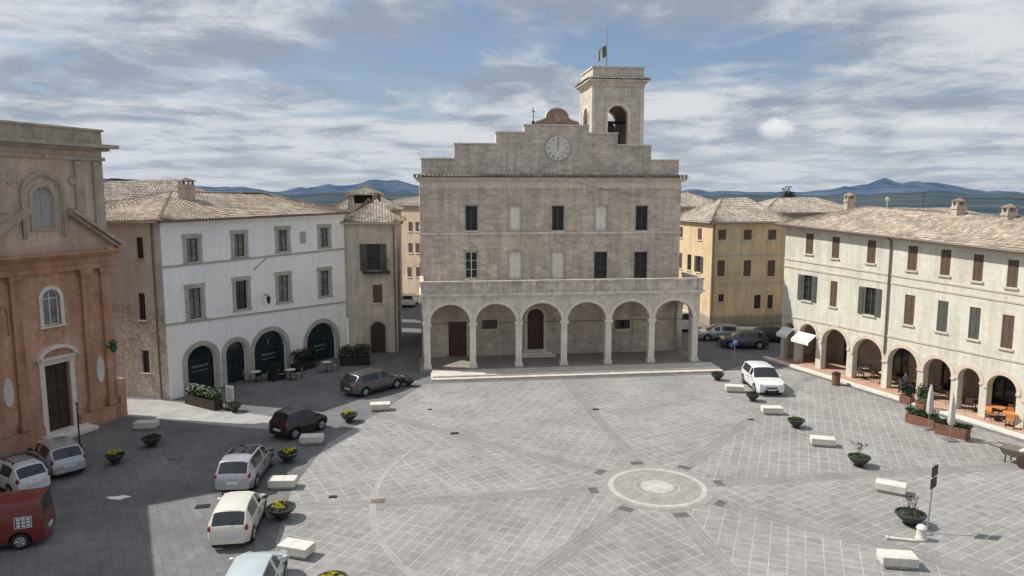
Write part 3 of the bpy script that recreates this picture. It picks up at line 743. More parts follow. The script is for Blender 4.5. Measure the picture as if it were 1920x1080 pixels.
mb=MB(); mb.hexa([WT.pt(.3,16.0,-.3),WT.pt(TW-.3,16.0,-.3),WT.pt(TW-.3,16.0,-TW+.3),WT.pt(.3,16.0,-TW+.3),WT.pt(.3,16.3,-.3),WT.pt(TW-.3,16.3,-.3),WT.pt(TW-.3,16.3,-TW+.3),WT.pt(.3,16.3,-TW+.3)]); part('belfry_floor',mb,tow,DARKIN)
cb_=WT.pt(TW/2,0,-TW/2-.2); mb=MB(); mb.lathe([(.75,0),(.66,.12),(.5,.4),(.42,.8),(.3,1.05),(.05,1.12)],20,(cb_.x,cb_.y,18.3)); be=part('bell',mb,tow,M('bronze_bell',(.08,.09,.07),rough=.5,metal=.5,var=.2),smooth=True,autosm=40)
mb=MB(); mb.wbox(WT,.4,TW-.4,19.4,19.65,-TW/2-.35,-TW/2-.1); mb.wbox(WT,TW/2-.9,TW/2-.8,16.3,19.4,-TW/2-.3,-TW/2-.15); mb.wbox(WT,TW/2+.8,TW/2+.9,16.3,19.4,-TW/2-.3,-TW/2-.15); part('bell_frame',mb,be,METAL)
fp=WT.pt(1.5,0,-1.2); mb=MB(); mb.tube((fp.x,fp.y,23.9),(fp.x,fp.y,27.4),.045,.03,8); fo=part('flagpole',mb,tow,STEEL)
def flag(x0,x1,mat,nm):
    mb=MB(); n=6
    for i in range(n):
        for j in range(4):
            P=[]
            for (ii_,jj) in ((i,j),(i+1,j),(i+1,j+1),(i,j+1)):
                t=x0+(x1-x0)*ii_/n; P.append((fp.x-.05-t*.8,fp.y+.12*math.sin(t*9+jj*.4),25.9-jj*.24-t*.55))
            mb.poly(P)
    part(nm,mb,fo,mat,smooth=True,fixn=False)
flag(0,.4,M('flag_green',(.08,.16,.13),var=.1),'flag'); flag(.4,.62,M('flag_white',(.40,.41,.41),var=.05),'flag'); flag(.62,.78,M('flag_red',(.18,.08,.08),var=.05),'flag')
# =================== WHITE BUILDING ===================
A2=Vector((-22.1,45.3)); B2=Vector((-13.7,58.8)); D2=Vector((-33.0,48.2)); C2=Vector((-24.5,61.8))
WW=Wall(A2,B2); wb=thing('white_palazzo','white plastered three storey building with stone window surrounds and shop arches','building',(A2.x,A2.y,0))
zl=WW.sv(320,415)[1]; zr=WW.sv(652,399)[1]
holes=[]; wl=[]
for (u,v,w_,h_) in ((361,469,22,44),(449,460,20,42),(530,451,18,40),(608,445,16,36),(366,569,24,58),(453,553,22,54),(532,541,20,50),(609,531,17,48)):
    r=WW.rect(u,v,w_,h_); wl.append(r); holes.append(hole_rect(*r))
nb=WW.rect(568,445,11,22)
arch=[]
for (u0,u1,vt) in ((352,405,648),(425,463,640),(478,538,620),(577,632,605)):
    a0=WW.sv(u0,700)[0]; a1=WW.sv(u1,690)[0]; zt=WW.sv((u0+u1)/2,vt)[1]; arch.append(((a0+a1)/2,a1-a0,zt-(a1-a0)/2*.92,(a1-a0)/2*.92))
for i in range(3):
    g=(arch[i+1][0]-arch[i+1][1]/2)-(arch[i][0]+arch[i][1]/2)
    if g<.5:
        a,w_,z_,r_=arch[i]; arch[i]=(a-(.5-g)/2,w_-(.5-g),z_,r_)
wallpart(wb,WW,(zl,zr),holes,WHITEP,notch=arch,reveal=.35)
for r in wl: window(wb,WW,*r,frame=FRAMED,pane=GLASSL if R()<.5 else GLASS,surround=SURR,sw=.26,rows=3)
mb=MB(); a,z0,ww,hh=nb; mb.wbox(WW,a-ww/2,a+ww/2,z0,z0+hh,-.002,.03); part('blind_window',mb,wb,SURR)
for (l,r) in (((320,500),(648,466)),((320,608),(648,566))):
    mb=MB(); p=WW.sv(*l); q=WW.sv(*r); mb.wbox(WW,0,WW.L,p[1]-.06,p[1]+.07,-.002,.06,q[1]-.06,q[1]+.07)
    part('string_course',mb,wb,SURR)
SHOPG=M('shopfront_glass',(.012,.025,.032),rough=.12,var=.3,spec=.5)
for i,(a,w_,zs,rz) in enumerate(arch):
    mb=MB(); ring(mb,WW,a,zs,w_/2,w_/2+.34,-.002,.06,leg=zs-.02,rz0=rz,rz1=rz+.34); part('arch_surround',mb,wb,SURR)
    me=onwall(fill2d([(a-w_/2,0.02)]+archpts(a,zs,w_/2,14,rz)+[(a+w_/2,.02)],[]),WW,-.33); sf=part('shopfront',me,wb,SHOPG,fixn=False)
    mb=MB(); mb.wbox(WW,a-.04,a+.04,.02,zs,-.32,-.27); mb.wbox(WW,a-w_/2,a+w_/2,zs-.05,zs+.05,-.321,-.265); mb.wbox(WW,a-w_/2,a-w_/2+.08,.02,zs,-.322,-.26); mb.wbox(WW,a+w_/2-.08,a+w_/2,.02,zs,-.322,-.26); part('shopfront_frame',mb,sf,TRIM)
    if i in (0,2,3):
        text_on(WW,sf,'Federico II',a,zs-.5,.28,WPAINT,-.25); text_on(WW,sf,'enoteca ristorante',a,zs-.78,.15,WPAINT,-.25)
        if i==2: text_on(WW,sf,'f',a,zs+.35,.5,WPAINT,-.25)
WS=Wall(D2,A2); zd=zl-.15
hs=[WS.rect(262,465,13,40),WS.rect(266,575,13,50),WS.rect(273,678,13,42)]
wallpart(wb,WS,(zd,zl),[hole_rect(*h) for h in hs],GREYP)
for h in hs: window(wb,WS,*h,frame=FRAMED,surround=None,sillm=SURR)
wallpart(wb,Wall(C2,D2),(zr,zd),[],GREYP); wallpart(wb,Wall(B2,C2),(zr,zr),[],GREYP)
o=.55
def outc(P,Wa,Wb,o,z):
    q=Vector((P.x,P.y))+ (Wa.n+Wb.n)*o*.8; return Vector((q.x,q.y,z))
Wbk=Wall(C2,D2); Wfar=Wall(B2,C2)
ea=outc(A2,WW,WS,o,zl+.02); eb=outc(B2,WW,Wfar,o,zr+.02); ec=outc(C2,Wbk,Wfar,o,zr+.02); ed=outc(D2,WS,Wbk,o,zl-.05)
r1=Vector((-25.0,53.3,13.35)); r2=Vector((-20.3,59.0,13.3))
ro=roofparts(wb,[(ed,ea,r1,r1),(ea,eb,r2,r1),(eb,ec,r2,r2),(ec,ed,r1,r2)],[(r1,r2),(ea,r1),(eb,r2),(ed,r1)],TILE)
chimney(ro,-23.3,52.0,12.4,13.9,.85)
mb=MB(); mb.wbox(WW,-.05,WW.L,zl-.3,zl-.02,-.002,.18,zr-.3,zr-.02); part('cornice',mb,wb,WHITEP)
mb=MB()
mb.tube(WS.pt(WS.L-.55,.1,.12),WS.pt(WS.L-.55,zl-.2,.12),.06,n=8); mb.tube(WS.pt(WS.L-.55,zl-.2,.12),WS.pt(WS.L-.3,zl,.5),.06,n=8)
part('drainpipe',mb,wb,GUTTER)
mb=MB(); mb.tube(ea+Vector((0,0,-.02)),eb+Vector((0,0,-.02)),.07,n=8); part('gutter',mb,wb,GUTTER)
a,z=WW.sv(495,562); mb=MB(); mb.wbox(WW,a-.03,a+.03,z+.35,z+.4,0,.5); mb.lathe([(.08,0),(.16,.4),(.2,.42),(.03,.58)],6,WW.pt(a,z-.25,.5)); part('wall_lantern',mb,wb,METAL)
a,z=WW.sv(476,498); mb=MB(); mb.tube(WW.pt(a,z-.3,0),WW.pt(a+.5,z+.5,.7),.03,n=6); part('flag_bracket',mb,wb,METAL)
# =================== ALLEY HOUSES ===================
def house(name,label,c,zt,mat,wins,ridge,rz,tile=TILE2,out=.45,cat='house'):
    c=[Vector((p[0],p[1])) for p in c]
    th=thing(name,label,cat,(c[0].x,c[0].y,0)); Ws=[Wall(c[i],c[(i+1)%4]) for i in range(4)]
    for i,W in enumerate(Ws):
        hs=wins.get(i,[])
        wallpart(th,W,(zt,zt),[hole_rect(*h[:4]) for h in hs],mat)
        for h in hs:
            kw=h[4] if len(h)>4 else {}
            window(th,W,*h[:4],**kw)
    E=[]
    for i in range(4):
        q=c[i]+(Ws[i].n+Ws[i-1].n)*out; E.append(Vector((q.x,q.y,zt+.02)))
    r=[Vector((ridge[0][0],ridge[0][1],rz)),Vector((ridge[1][0],ridge[1][1],rz))]
    ro=roofparts(th,[(E[0],E[1],r[1],r[0]),(E[1],E[2],r[1],r[1]),(E[2],E[3],r[0],r[1]),(E[3],E[0],r[0],r[0])],[(r[0],r[1]),(E[0],r[0]),(E[1],r[1]),(E[2],r[1]),(E[3],r[0])],tile)
    mb=MB()
    for W in Ws: mb.wbox(W,-.1,W.L+.1,zt-.2,zt-.01,-.05,.15)
    part('eave_board',mb,th,CREAMD)
    return th,Ws,ro
H1=[(-13.6,59.0),(-9.6,59.8),(-10.7,69),(-15.5,69)]
W1=Wall(H1[0],H1[1])
wn={0:[W1.rect(700,482,26,50)+(dict(frame=FRAMED,shutter=(SHUTG,'open'),surround=None),),W1.rect(708,551,18,34)+(dict(shutter=(SHUT,'closed'),surround=None),)],
    1:[(3,7,.9,1.5),(6.3,7,.9,1.5),(3,3.4,.9,1.5)]}
zt1=W1.sv(700,418)[1]
th1,Ws1,ro1=house('alley_house','narrow beige house with shuttered balcony window and arched door',H1,zt1,M('alley_beige_plaster',(.58,.51,.42),var=.2,sc=.8,streak=.3,bump=.2),wn,[(-12.6,63.5),(-12.2,65.5)],12.3)
a,z=W1.sv(706,508); mb=MB(); mb.wbox(W1,a-1.1,a+1.1,z-.2,z,0,.6)
for k in range(15): x_=a-1.05+2.1*k/14; mb.wbox(W1,x_-.012,x_+.012,z,z+.9,.55,.575)
mb.wbox(W1,a-1.1,a+1.1,z+.9,z+.95,.54,.59); part('small_balcony',mb,th1,METAL)
a,z0,ww,hh=W1.rect(709,632,28,58); me=onwall(fill2d(hole_arch(a,.02,ww,z0+hh),[],.06),W1,.01); d1=part('arched_door',me,th1,WOOD)
mb=MB(); ring(mb,W1,a,z0+hh-ww/2,ww/2,ww/2+.2,.0,.06,leg=z0+hh-ww/2-.05); part('door_surround',mb,d1,SURR)
mb=MB(); mb.tube(W1.pt(W1.L-.2,.1,.08),W1.pt(W1.L-.2,zt1-.1,.08),.05,n=8); part('drainpipe',mb,th1,GUTTER)
H2=[(-19,102),(-9,91.5),(-3,97),(-13,108)]; W2=Wall(H2[0],H2[1])
wn={0:[W2.rect(u,v,8,18)+(dict(shutter=(SHUT,'closed')),) for u,v in ((770,425),(770,465),(783,425),(783,465),(768,510),(784,510))]}
house('alley_end_house','sunlit orange plastered house at the end of the alley',H2,12.0,ORANGEP,wn,[(-12.5,101),(-9.5,98)],13.2)
H4=[(-20,78),(-13,80),(-13.5,88),(-21,87)]
house('roofscape_house','old house with weathered tiled roof behind the palazzo',H4,11.6,BEIGEP,{},[(-17.5,82.5),(-15.5,83.5)],13.2)
tx,ty=-14.9,73.5; al=thing('rooftop_loggia','small square roof loggia with pyramid tiled cap','rooftop loggia',(tx,ty,0))
mb=MB(); mb.box(tx-1.4,tx+1.4,ty-1.4,ty+1.4,0,12.4); part('wall',mb,al,BEIGEP)
for sx_ in (-1,1):
    for sy_ in (-1,1):
        mb=MB(); mb.box(tx+sx_*1.2-.18,tx+sx_*1.2+.18,ty+sy_*1.2-.18,ty+sy_*1.2+.18,12.4,13.3); part('corner_pier',mb,al,BEIGEP)
mb=MB(); mb.box(tx-.9,tx+.9,ty-.9,ty+.9,12.4,13.3); part('inner_room',mb,al,DARKIN)
E=[Vector((tx+a*1.75,ty+b_*1.75,13.3)) for a,b_ in ((-1,-1),(1,-1),(1,1),(-1,1))]; ap=Vector((tx,ty,14.05))
roofparts(al,[(E[i],E[(i+1)%4],ap,ap) for i in range(4)],[(E[i],ap) for i in range(4)],TILE2)
house('hillside_house','stone house with low tiled roof behind the white building',[(-41,62),(-27,66),(-29,75),(-43,71)],12.7,BEIGEP,{},[(-37,67),(-32,69.5)],14.4)
house('hillside_house','old house with tiled roof beside the church',[(-56,66),(-45,68),(-46,78),(-57,76)],12.5,BEIGEP,{},[(-53,71.5),(-49,72.5)],14.4)
# =================== YELLOW BUILDING ===================
Y0=(20.2,72.6); Y1=(28.4,74.3); WY=Wall(Y0,Y1)
wn={0:[WY.rect(u,440,15,19)+(dict(shutter=(SHUT,'closed')),) for u in (1354,1402,1448)]+[WY.rect(u,503,14,30)+(dict(shutter=(SHUT,'closed')),) for u in (1352,1401,1446)]+[WY.rect(1352,559,10,14),WY.rect(1420,566,12,26),WY.rect(1444,566,10,26)],
    3:[(2.0,8.6,.9,1.2,dict(shutter=(SHUT,'closed'))),(6.4,8.6,.9,1.2,dict(shutter=(SHUT,'closed'))),(2.0,5.2,.95,1.7,dict(shutter=(SHUT,'closed'))),(6.4,5.2,.95,1.7,dict(shutter=(SHUTG,'open'))),(4.2,5.2,.95,1.7)]}
ztY=WY.sv(1335,417)[1]
thY,WsY,roY=house('ochre_building','ochre plastered building with brown shutters and tiled hip roof',[Y0,Y1,(28.6,83),(18.2,81.5)],ztY,OCHRE,wn,[(22.5,77.6),(25.3,78.3)],12.9,cat='building')
for vv in (478,530):
    mb=MB(); z1_=WY.sv(1390,vv)[1]; mb.wbox(WY,0.02,WY.L-.02,z1_-.06,z1_+.06,-.002,.05); part('string_course',mb,thY,CREAMD)
mb=MB(); mb.tube(WY.pt(.15,.1,.1),WY.pt(.15,ztY-.1,.1),.06,n=8); part('drainpipe',mb,thY,GUTTER)
house('roofscape_house','house with broad tiled roof behind the ochre building',[(14,90),(27,90),(27,101),(14,101)],11.8,ORANGEP,{},[(18,95.5),(23,95.5)],13.6)
house('roofscape_house','house with broad tiled roof behind the ochre building',[(29.5,84),(42,86),(41,97),(28.5,95)],11.2,ORANGEP,{},[(33,90),(38,91)],12.9)
house('roofscape_house','long low house with tiled roof near the arcaded building',[(33,68),(46,66),(48,78),(34,79)],10.6,BEIGEP,{},[(37,73),(44,72)],11.9)
# =================== RIGHT BUILDING ===================
PR0=Vector((21.8,57.4)); PR1=Vector((28.5,39.3)); er=(PR1-PR0).normalized(); PRE=PR1+er*8
WR=Wall(PR0,PRE); rb=thing('arcaded_building','cream plastered three storey building with brick arcade and brown shutters','building',(PR0.x,PR0.y,0))
zf=WR.sv(1462,420)[1]; sN,zN=WR.sv(1905,470); sl_=(zN-zf)/sN; zend=zf+sl_*WR.L
holes=[]; wl=[]
for i,(u,v,w_,h_) in enumerate(((1518,457,14,38),(1567,464,14,40),(1634,472,16,43),(1711,484,18,46),(1773,492,19,48),(1834,502,19,50),(1899,513,21,52))):
    r=WR.rect(u,v,w_,h_); wl.append((r,'closed',SHUT))
for i,(u,v,w_,h_) in enumerate(((1514,540,18,48),(1563,551,13,48),(1631,565,22,52),(1705,581,19,56),(1767,593,20,58),(1827,606,21,60),(1889,622,23,63))):
    r=WR.rect(u,v,w_,h_); wl.append((r,'open' if i in (0,2) else 'closed',SHUTG if i in (0,2,4,5) else SHUT))
for k in (1.8,4.6):
    s=sN+k; wl.append(((s,wl[6][0][1]-.1,.95,1.7),'closed',SHUT)); wl.append(((s,wl[13][0][1]-.1,.95,2.0),'closed',SHUT))
for r,_,_ in wl: holes.append(hole_rect(*r))
ar=[]
for (u0,u1,vt,vb) in ((1464,1489,603,640),(1498,1530,607,650),(1540,1588,617,660),(1598,1655,635,680),(1662,1720,652,700),(1729,1784,672,720),(1793,1838,690,740),(1846,1905,703,755)):
    a0=WR.sv(u0,vb)[0]; a1=WR.sv(u1,vb)[0]; zt=WR.sv((u0+u1)/2,vt)[1]; ar.append([a0,a1,zt])
for i in range(7):
    g=ar[i+1][0]-ar[i][1]
    if g<.45: m=(ar[i+1][0]+ar[i][1])/2; ar[i][1]=m-.225; ar[i+1][0]=m+.225
ar[0][0]=max(ar[0][0],.35)
la=ar[-1][1]
for k in range(2): ar.append([la+.5+k*2.7,la+.5+k*2.7+2.2,ar[7][2]-.05])
arch=[((a+b_)/2,b_-a,zt-(b_-a)/2*.95,(b_-a)/2*.95) for a,b_,zt in ar]
arch=[x_ for x_ in arch if x_[0]+x_[1]/2<WR.L-.2]
wallpart(rb,WR,(zf,zend),holes,CREAM,notch=arch,ext=0,reveal=.45,zb=.12)
for r,mode,sm in wl: window(rb,WR,*r,frame=FRAMED,shutter=(sm,mode),sillm=CREAMD,dep=.16)
for (a,w_,zs,rz) in arch:
    mb=MB(); ring(mb,WR,a,zs,w_/2,w_/2+.24,-.002,.04,rz0=rz,rz1=rz+.24); part('brick_arch_ring',mb,rb,BRICKA)
    for xa,xb in ((a-w_/2-.22,a-w_/2+.02),(a+w_/2-.02,a+w_/2+.22)):
        mb=MB(); mb.wbox(WR,xa,xb,zs-.14,zs-.002,-.3,.07); part('impost',mb,rb,BRICKA)
for (l,r) in (((1465,484),(1905,552)),((1465,590),(1905,678)),((1465,498),(1905,568))):
    mb=MB(); p=WR.sv(*l); q=WR.sv(*r); sl2=(q[1]-p[1])/(q[0]-p[0]); mb.wbox(WR,0,WR.L,p[1]-.05,p[1]+.06,-.002,.05,p[1]-.05+sl2*WR.L,p[1]+.06+sl2*WR.L)
    part('string_course',mb,rb,CREAMD)
DR=9.5; WRi=WR.off(-3.3)
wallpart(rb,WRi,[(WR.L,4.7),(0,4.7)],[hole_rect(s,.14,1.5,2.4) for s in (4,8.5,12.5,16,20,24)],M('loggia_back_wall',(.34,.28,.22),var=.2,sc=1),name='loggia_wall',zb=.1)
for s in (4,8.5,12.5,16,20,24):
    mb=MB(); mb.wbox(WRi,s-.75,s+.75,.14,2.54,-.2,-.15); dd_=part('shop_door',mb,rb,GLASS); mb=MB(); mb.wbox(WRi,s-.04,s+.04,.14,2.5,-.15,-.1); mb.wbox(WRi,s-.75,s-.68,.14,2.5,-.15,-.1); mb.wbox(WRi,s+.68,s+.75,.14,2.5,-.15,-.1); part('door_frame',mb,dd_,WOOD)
mb=MB(); mb.wbox(WR,.1,WR.L-.1,4.45,4.6,-3.29,-.46); part('loggia_ceiling',mb,rb,CREAMD)
mb=MB(); mb.wbox(WR,.02,WR.L,0.0,.13,-3.29,.9); part('terrace_floor',mb,rb,TERR)
mb=MB(); mb.wbox(WR,-.5,WR.L,0.0,.14,.902,1.35); part('terrace_kerb',mb,rb,TRAV)
for i in range(len(arch)-1):
    l=arch[i][0]+arch[i][1]/2; r=arch[i+1][0]-arch[i+1][1]/2
    mb=MB(); mb.wbox(WR,l+.004,r-.004,.13,4.45,-.455,-.005); part('pier',mb,rb,CREAM)
cR=[WR.pt(0,0,0),WR.pt(WR.L,0,0),WR.pt(WR.L,0,-DR),WR.pt(0,0,-DR)]
for i in (1,2,3):
    W=Wall(cR[i],cR[(i+1)%4]); zz={1:(zend,zend),2:(zend,zf),3:(zf,zf)}[i]; wallpart(rb,W,zz,[],CREAM)
E=.6
e0=WR.pt(-E,zf+.02,E); e1=WR.pt(WR.L+E,zend+.0,E); e2=WR.pt(WR.L+E,zend,-DR-E); e3=WR.pt(-E,zf+.02,-DR-E)
g0=WR.pt(3.2,zf+1.35,-DR/2); g1=WR.pt(WR.L-3.5,zend+1.75,-DR/2)
roR=roofparts(rb,[(e0,e1,g1,g0),(e1,e2,g1,g1),(e2,e3,g0,g1),(e3,e0,g0,g0)],[(g0,g1),(e0,g0)],TILE)
WRr=WR.off(-4.5)
for (u,v) in ((1594,362),(1799,372),(1894,383)):
    s,zz=WRr.sv(u,v); p=WRr.pt(s,0,0); chimney(roR,p.x,p.y,10.8,zz-.45,.6)
s,zz=WRr.sv(1664,374); p=WRr.pt(s,0,0); mb=MB(); mb.tube((p.x,p.y,11.0),(p.x,p.y,zz),.03,n=6); mb.ell((p.x-.05,p.y-.1,zz),(.16,.07,.18)); part('satellite_dish',mb,roR,FRAMEW)
s,zz=WRr.sv(1733,360); p=WRr.pt(s,0,0); mb=MB(); mb.tube((p.x,p.y,11.0),(p.x,p.y,zz),.018,n=6)
for z in (zz-.3,zz-.1): mb.box(p.x-.22,p.x+.22,p.y-.01,p.y+.01,z,z+.02)
part('antenna',mb,roR,METAL)
mb=MB(); mb.tube(e0,e1,.08,n=8); part('gutter',mb,roR,GUTTER)
s,_=WR.sv(1666,560); mb=MB(); mb.tube(WR.pt(s,2.5,.1),WR.pt(s,zf+sl_*s-.3,.1),.06,n=8); mb.tube(WR.pt(s,zf+sl_*s-.3,.1),WR.pt(s,zf+sl_*s-.05,.5),.06,n=8); part('drainpipe',mb,rb,GUTTER)
mb=MB(); mb.wbox(WR,0,WR.L,zf-.22,zf-.02,-.002,.2,zend-.22,zend-.02); part('cornice',mb,rb,CREAMD)
for i in (0,1):
    a,w_,zs,rz=arch[i]; mb=MB(); z1=zs+.1
    n=6
    for k in range(n):
        x0=a-w_/2-.02+(w_+.04)*k/n; x1=a-w_/2-.02+(w_+.04)*(k+1)/n
        mb.hexa([WR.pt(x0,z1-.55,.8),WR.pt(x1,z1-.55,.8),WR.pt(x1,z1-.02,.06),WR.pt(x0,z1-.02,.06),WR.pt(x0,z1-.5,.8),WR.pt(x1,z1-.5,.8),WR.pt(x1,z1+.03,.06),WR.pt(x0,z1+.03,.06)])
        mb.wbox(WR,x0+.01,x1-.01,z1-.72,z1-.552,.77,.8)
    part('awning',mb,rb,M('awning_canvas',(.78,.76,.72),var=.06))
# =================== CHURCH ===================
ec_=Vector((.346,.938)).normalized(); PC1=Vector((-23.5,41.85)); LC=8.2; PC0=PC1-ec_*LC
WC=Wall(PC0,PC1); ch=thing('church','orange brick church facade with broken pediment and arched niche','church',(PC0.x,PC0.y,0)); cc_=LC-3.75
ZE=9.0; ZP=10.05; ZTp=15.75
nich=(cc_,11.35,1.15,2.2); lwin=(cc_,6.15,1.0,1.95); dor=(cc_,.35,1.45,3.7)
wallpart(ch,WC,(ZE,ZE),[hole_arch(*lwin),hole_rect(*dor)],CHB,reveal=.3)
wallpart(ch,WC,(ZTp,ZTp),[hole_arch(*nich)],CHU,name='upper_wall',zb=ZE,reveal=.3)
cor=[WC.pt(0,0),WC.pt(LC,0),Vector((-36,43.6,0)),Vector((-38,36,0)),Vector((-30.5,31.8,0))]
for i in (1,2,3,4):
    W=Wall(cor[i],cor[(i+1)%5]); wallpart(ch,W,(ZTp+.8,ZTp+.8),[],CHB)
mb=MB(); mb.poly([Vector((p.x,p.y,ZTp+.7)) for p in cor]); part('roof',mb,ch,TILE2,fixn=False)
window(ch,WC,*nich,frame=SURR,pane=M('niche_grey',(.34,.34,.35),var=.1,sc=3),surround=CHT,sw=.2,arch=True,dep=.14)
window(ch,WC,*lwin,frame=FRAMEW,pane=GLASSL,surround=TRAV,sw=.2,arch=True,dep=.2)
mb=MB(); ring(mb,WC,cc_,13.1,1.05,1.25,-.002,.12,leg=2.2); ring(mb,WC,cc_,13.1,.95,1.05,-.002,.06,leg=2.2)
part('niche_moulding',mb,ch,CHT)
mb=MB()
a,z0,w_,h_=dor; mb.wbox(WC,a-w_/2-.01,a+w_/2+.01,z0,z0+h_,-.28,-.2)
for sg in (-1,1):
    for k in range(4): mb.wbox(WC,a+sg*.36-.26,a+sg*.36+.26,z0+.15+k*.88,z0+.15+k*.88+.7,-.2,-.16)
dr=part('door',mb,ch,WOOD)
mb=MB(); mb.wbox(WC,a-w_/2-.28,a-w_/2,z0,z0+h_,-.002,.1); mb.wbox(WC,a+w_/2,a+w_/2+.28,z0,z0+h_,-.002,.1); mb.wbox(WC,a-w_/2-.32,a+w_/2+.32,z0+h_,z0+h_+.3,-.002,.14)
ring(mb,WC,a,z0+h_+.3,w_/2+.25,w_/2+.45,-.002,.3,rz0=.55,rz1=.75); mb.wbox(WC,a-w_/2-.5,a+w_/2+.5,z0+h_+.301,z0+h_+.42,-.002,.3); part('door_surround',mb,dr,TRAV)
mb=MB()
for k in range(2): mb.wbox(WC,a-1.3-.3*(1-k),a+1.3+.3*(1-k),.17*k,.17*(k+1),-.002,.9-.35*k)
part('door_steps',mb,ch,TRAV)
def pil(mb,s,w_,z0,z1,p=.14):
    mb.wbox(WC,s-w_/2,s+w_/2,z0+.45,z1-.4,-.002,p); mb.wbox(WC,s-w_/2-.1,s+w_/2+.1,z0,z0+.45,-.002,p+.1)
    mb.wbox(WC,s-w_/2-.05,s+w_/2+.05,z1-.4,z1-.25,-.002,p+.05); mb.wbox(WC,s-w_/2-.12,s+w_/2+.12,z1-.25,z1-.005,-.002,p+.12)
for s in (-3.35,-2.0,2.0,3.3):
    mb=MB(); pil(mb,cc_+s,.5 if abs(s)<3 else .6,.9,ZE,.2); part('pilaster',mb,ch,CHB2)
mb=MB(); mb.wbox(WC,-.1,a-1.05,0,.86,-.002,.26); part('plinth',mb,ch,CHB2)
mb=MB(); mb.wbox(WC,a+1.05,LC-.36,0,.86,-.3,.26); part('plinth',mb,ch,CHB2)
mb=MB(); mb.wbox(WC,LC-.35,LC+.3,0,2.3,-.35,.3); part('corner_buttress',mb,ch,CHB2)
mb=MB(); mb.wbox(WC,-.1,LC+.1,ZE+.002,ZE+.3,-.002,.24); mb.wbox(WC,-.1,LC+.12,ZE+.302,ZE+.75,-.002,.17); mb.wbox(WC,-.1,LC+.3,ZE+.752,ZE+.92,-.002,.45); mb.wbox(WC,-.1,LC+.45,ZE+.922,ZP,-.002,.7); part('entablature',mb,ch,CHB2)
for sg in (-1,1):
    mb=MB(); sA=cc_+sg*4.15; sB=cc_+sg*1.22; zA=ZP+.02; zB=ZP+.02+2.93*.68
    if sg<0: mb.wbox(WC,sA,sB,zA,zA+.16,-.002,.45,zB,zB+.16); mb.wbox(WC,sA-.1,sB,zA+.162,zA+.34,-.002,.7,zB+.162,zB+.34)
    else: mb.wbox(WC,sB,sA,zB,zB+.16,-.002,.45,zA,zA+.16); mb.wbox(WC,sB,sA+.1,zB+.162,zB+.34,-.002,.7,zA+.162,zA+.34)
    part('raking_cornice',mb,ch,CHT)
mb=MB(); mb.wbox(WC,-.1,LC+.1,ZTp-.7,ZTp-.5,-.002,.14); mb.wbox(WC,-.1,LC+.25,ZTp-.15,ZTp,-.3,.35); mb.wbox(WC,-.1,LC+.6,ZTp+.002,ZTp+.2,-.5,.7); mb.wbox(WC,-.1,LC+.05,ZTp+.202,ZTp+.95,-.45,.02); mb.wbox(WC,-.1,LC+.15,ZTp+.952,ZTp+1.07,-.5,.12); part('cornice',mb,ch,CHT)
def disc(W,a,z,ra,rz,o0,o1):
    me=fill2d([(a+ra*math.cos(2*math.pi*k/24),z+rz*math.sin(2*math.pi*k/24)) for k in range(24)],[],o1-o0); return onwall(me,W,(o0+o1)/2)
for s in (-2.7,2.65):
    part('oval_plaque',disc(WC,cc_+s,3.1,.27,.75,-.002,.06),ch,M('plaque_white',(.62,.59,.54),var=.12))
    mb=MB(); ring(mb,WC,cc_+s,7.2,.28,.38,-.002,.06,leg=1.2); part('blind_panel',mb,ch,CHB2)
for s in (-1.75,1.75): part('relief_mask',disc(WC,cc_+s,13.9,.2,.22,-.002,.1),ch,CHT)
for s in (-2.2,2.2):
    mb=MB(); mb.wbox(WC,cc_+s-.28,cc_+s+.28,12.2,15.0,-.002,.1); part('upper_pilaster',mb,ch,CHT)
for s in (3.35,-3.35):
    mb=MB(); mb.wbox(WC,cc_+s-.3,cc_+s+.3,ZP+.9,15.0,-.002,.12); part('upper_pilaster',mb,ch,CHT)
a,z=WC.sv(196,650); mb=MB(); mb.tube(WC.pt(a,z,.1),WC.pt(a,z,.6),.04,n=8); mb.ell(WC.pt(a,z,.7),(.2,.2,.28)); mb.lathe([(.24,0),(.26,.05),(.03,.25)],12,WC.pt(a,z+.25,.7)); part('wall_lamp',mb,ch,M('green_bronze',(.05,.08,.05),var=.3))
p0=Vector((-22.0,23.2)); p1=Vector((-26.6,31.7)); Wn=Wall(p0,p1)
hs=[(s,z,1.0,1.7,dict(shutter=(SHUT,'closed'))) for s in (2,5,8) for z in (4.5,8.3)]
house('side_palazzo','plastered palazzo closing the side of the square',[p0,p1,p1-Wn.n*7,p0-Wn.n*10],11.6,BEIGEP,{0:hs},[( (p0-Wn.n*5+Wn.e*3).x,(p0-Wn.n*5+Wn.e*3).y ),((p1-Wn.n*4-Wn.e*3).x,(p1-Wn.n*4-Wn.e*3).y)],12.4,cat='building')
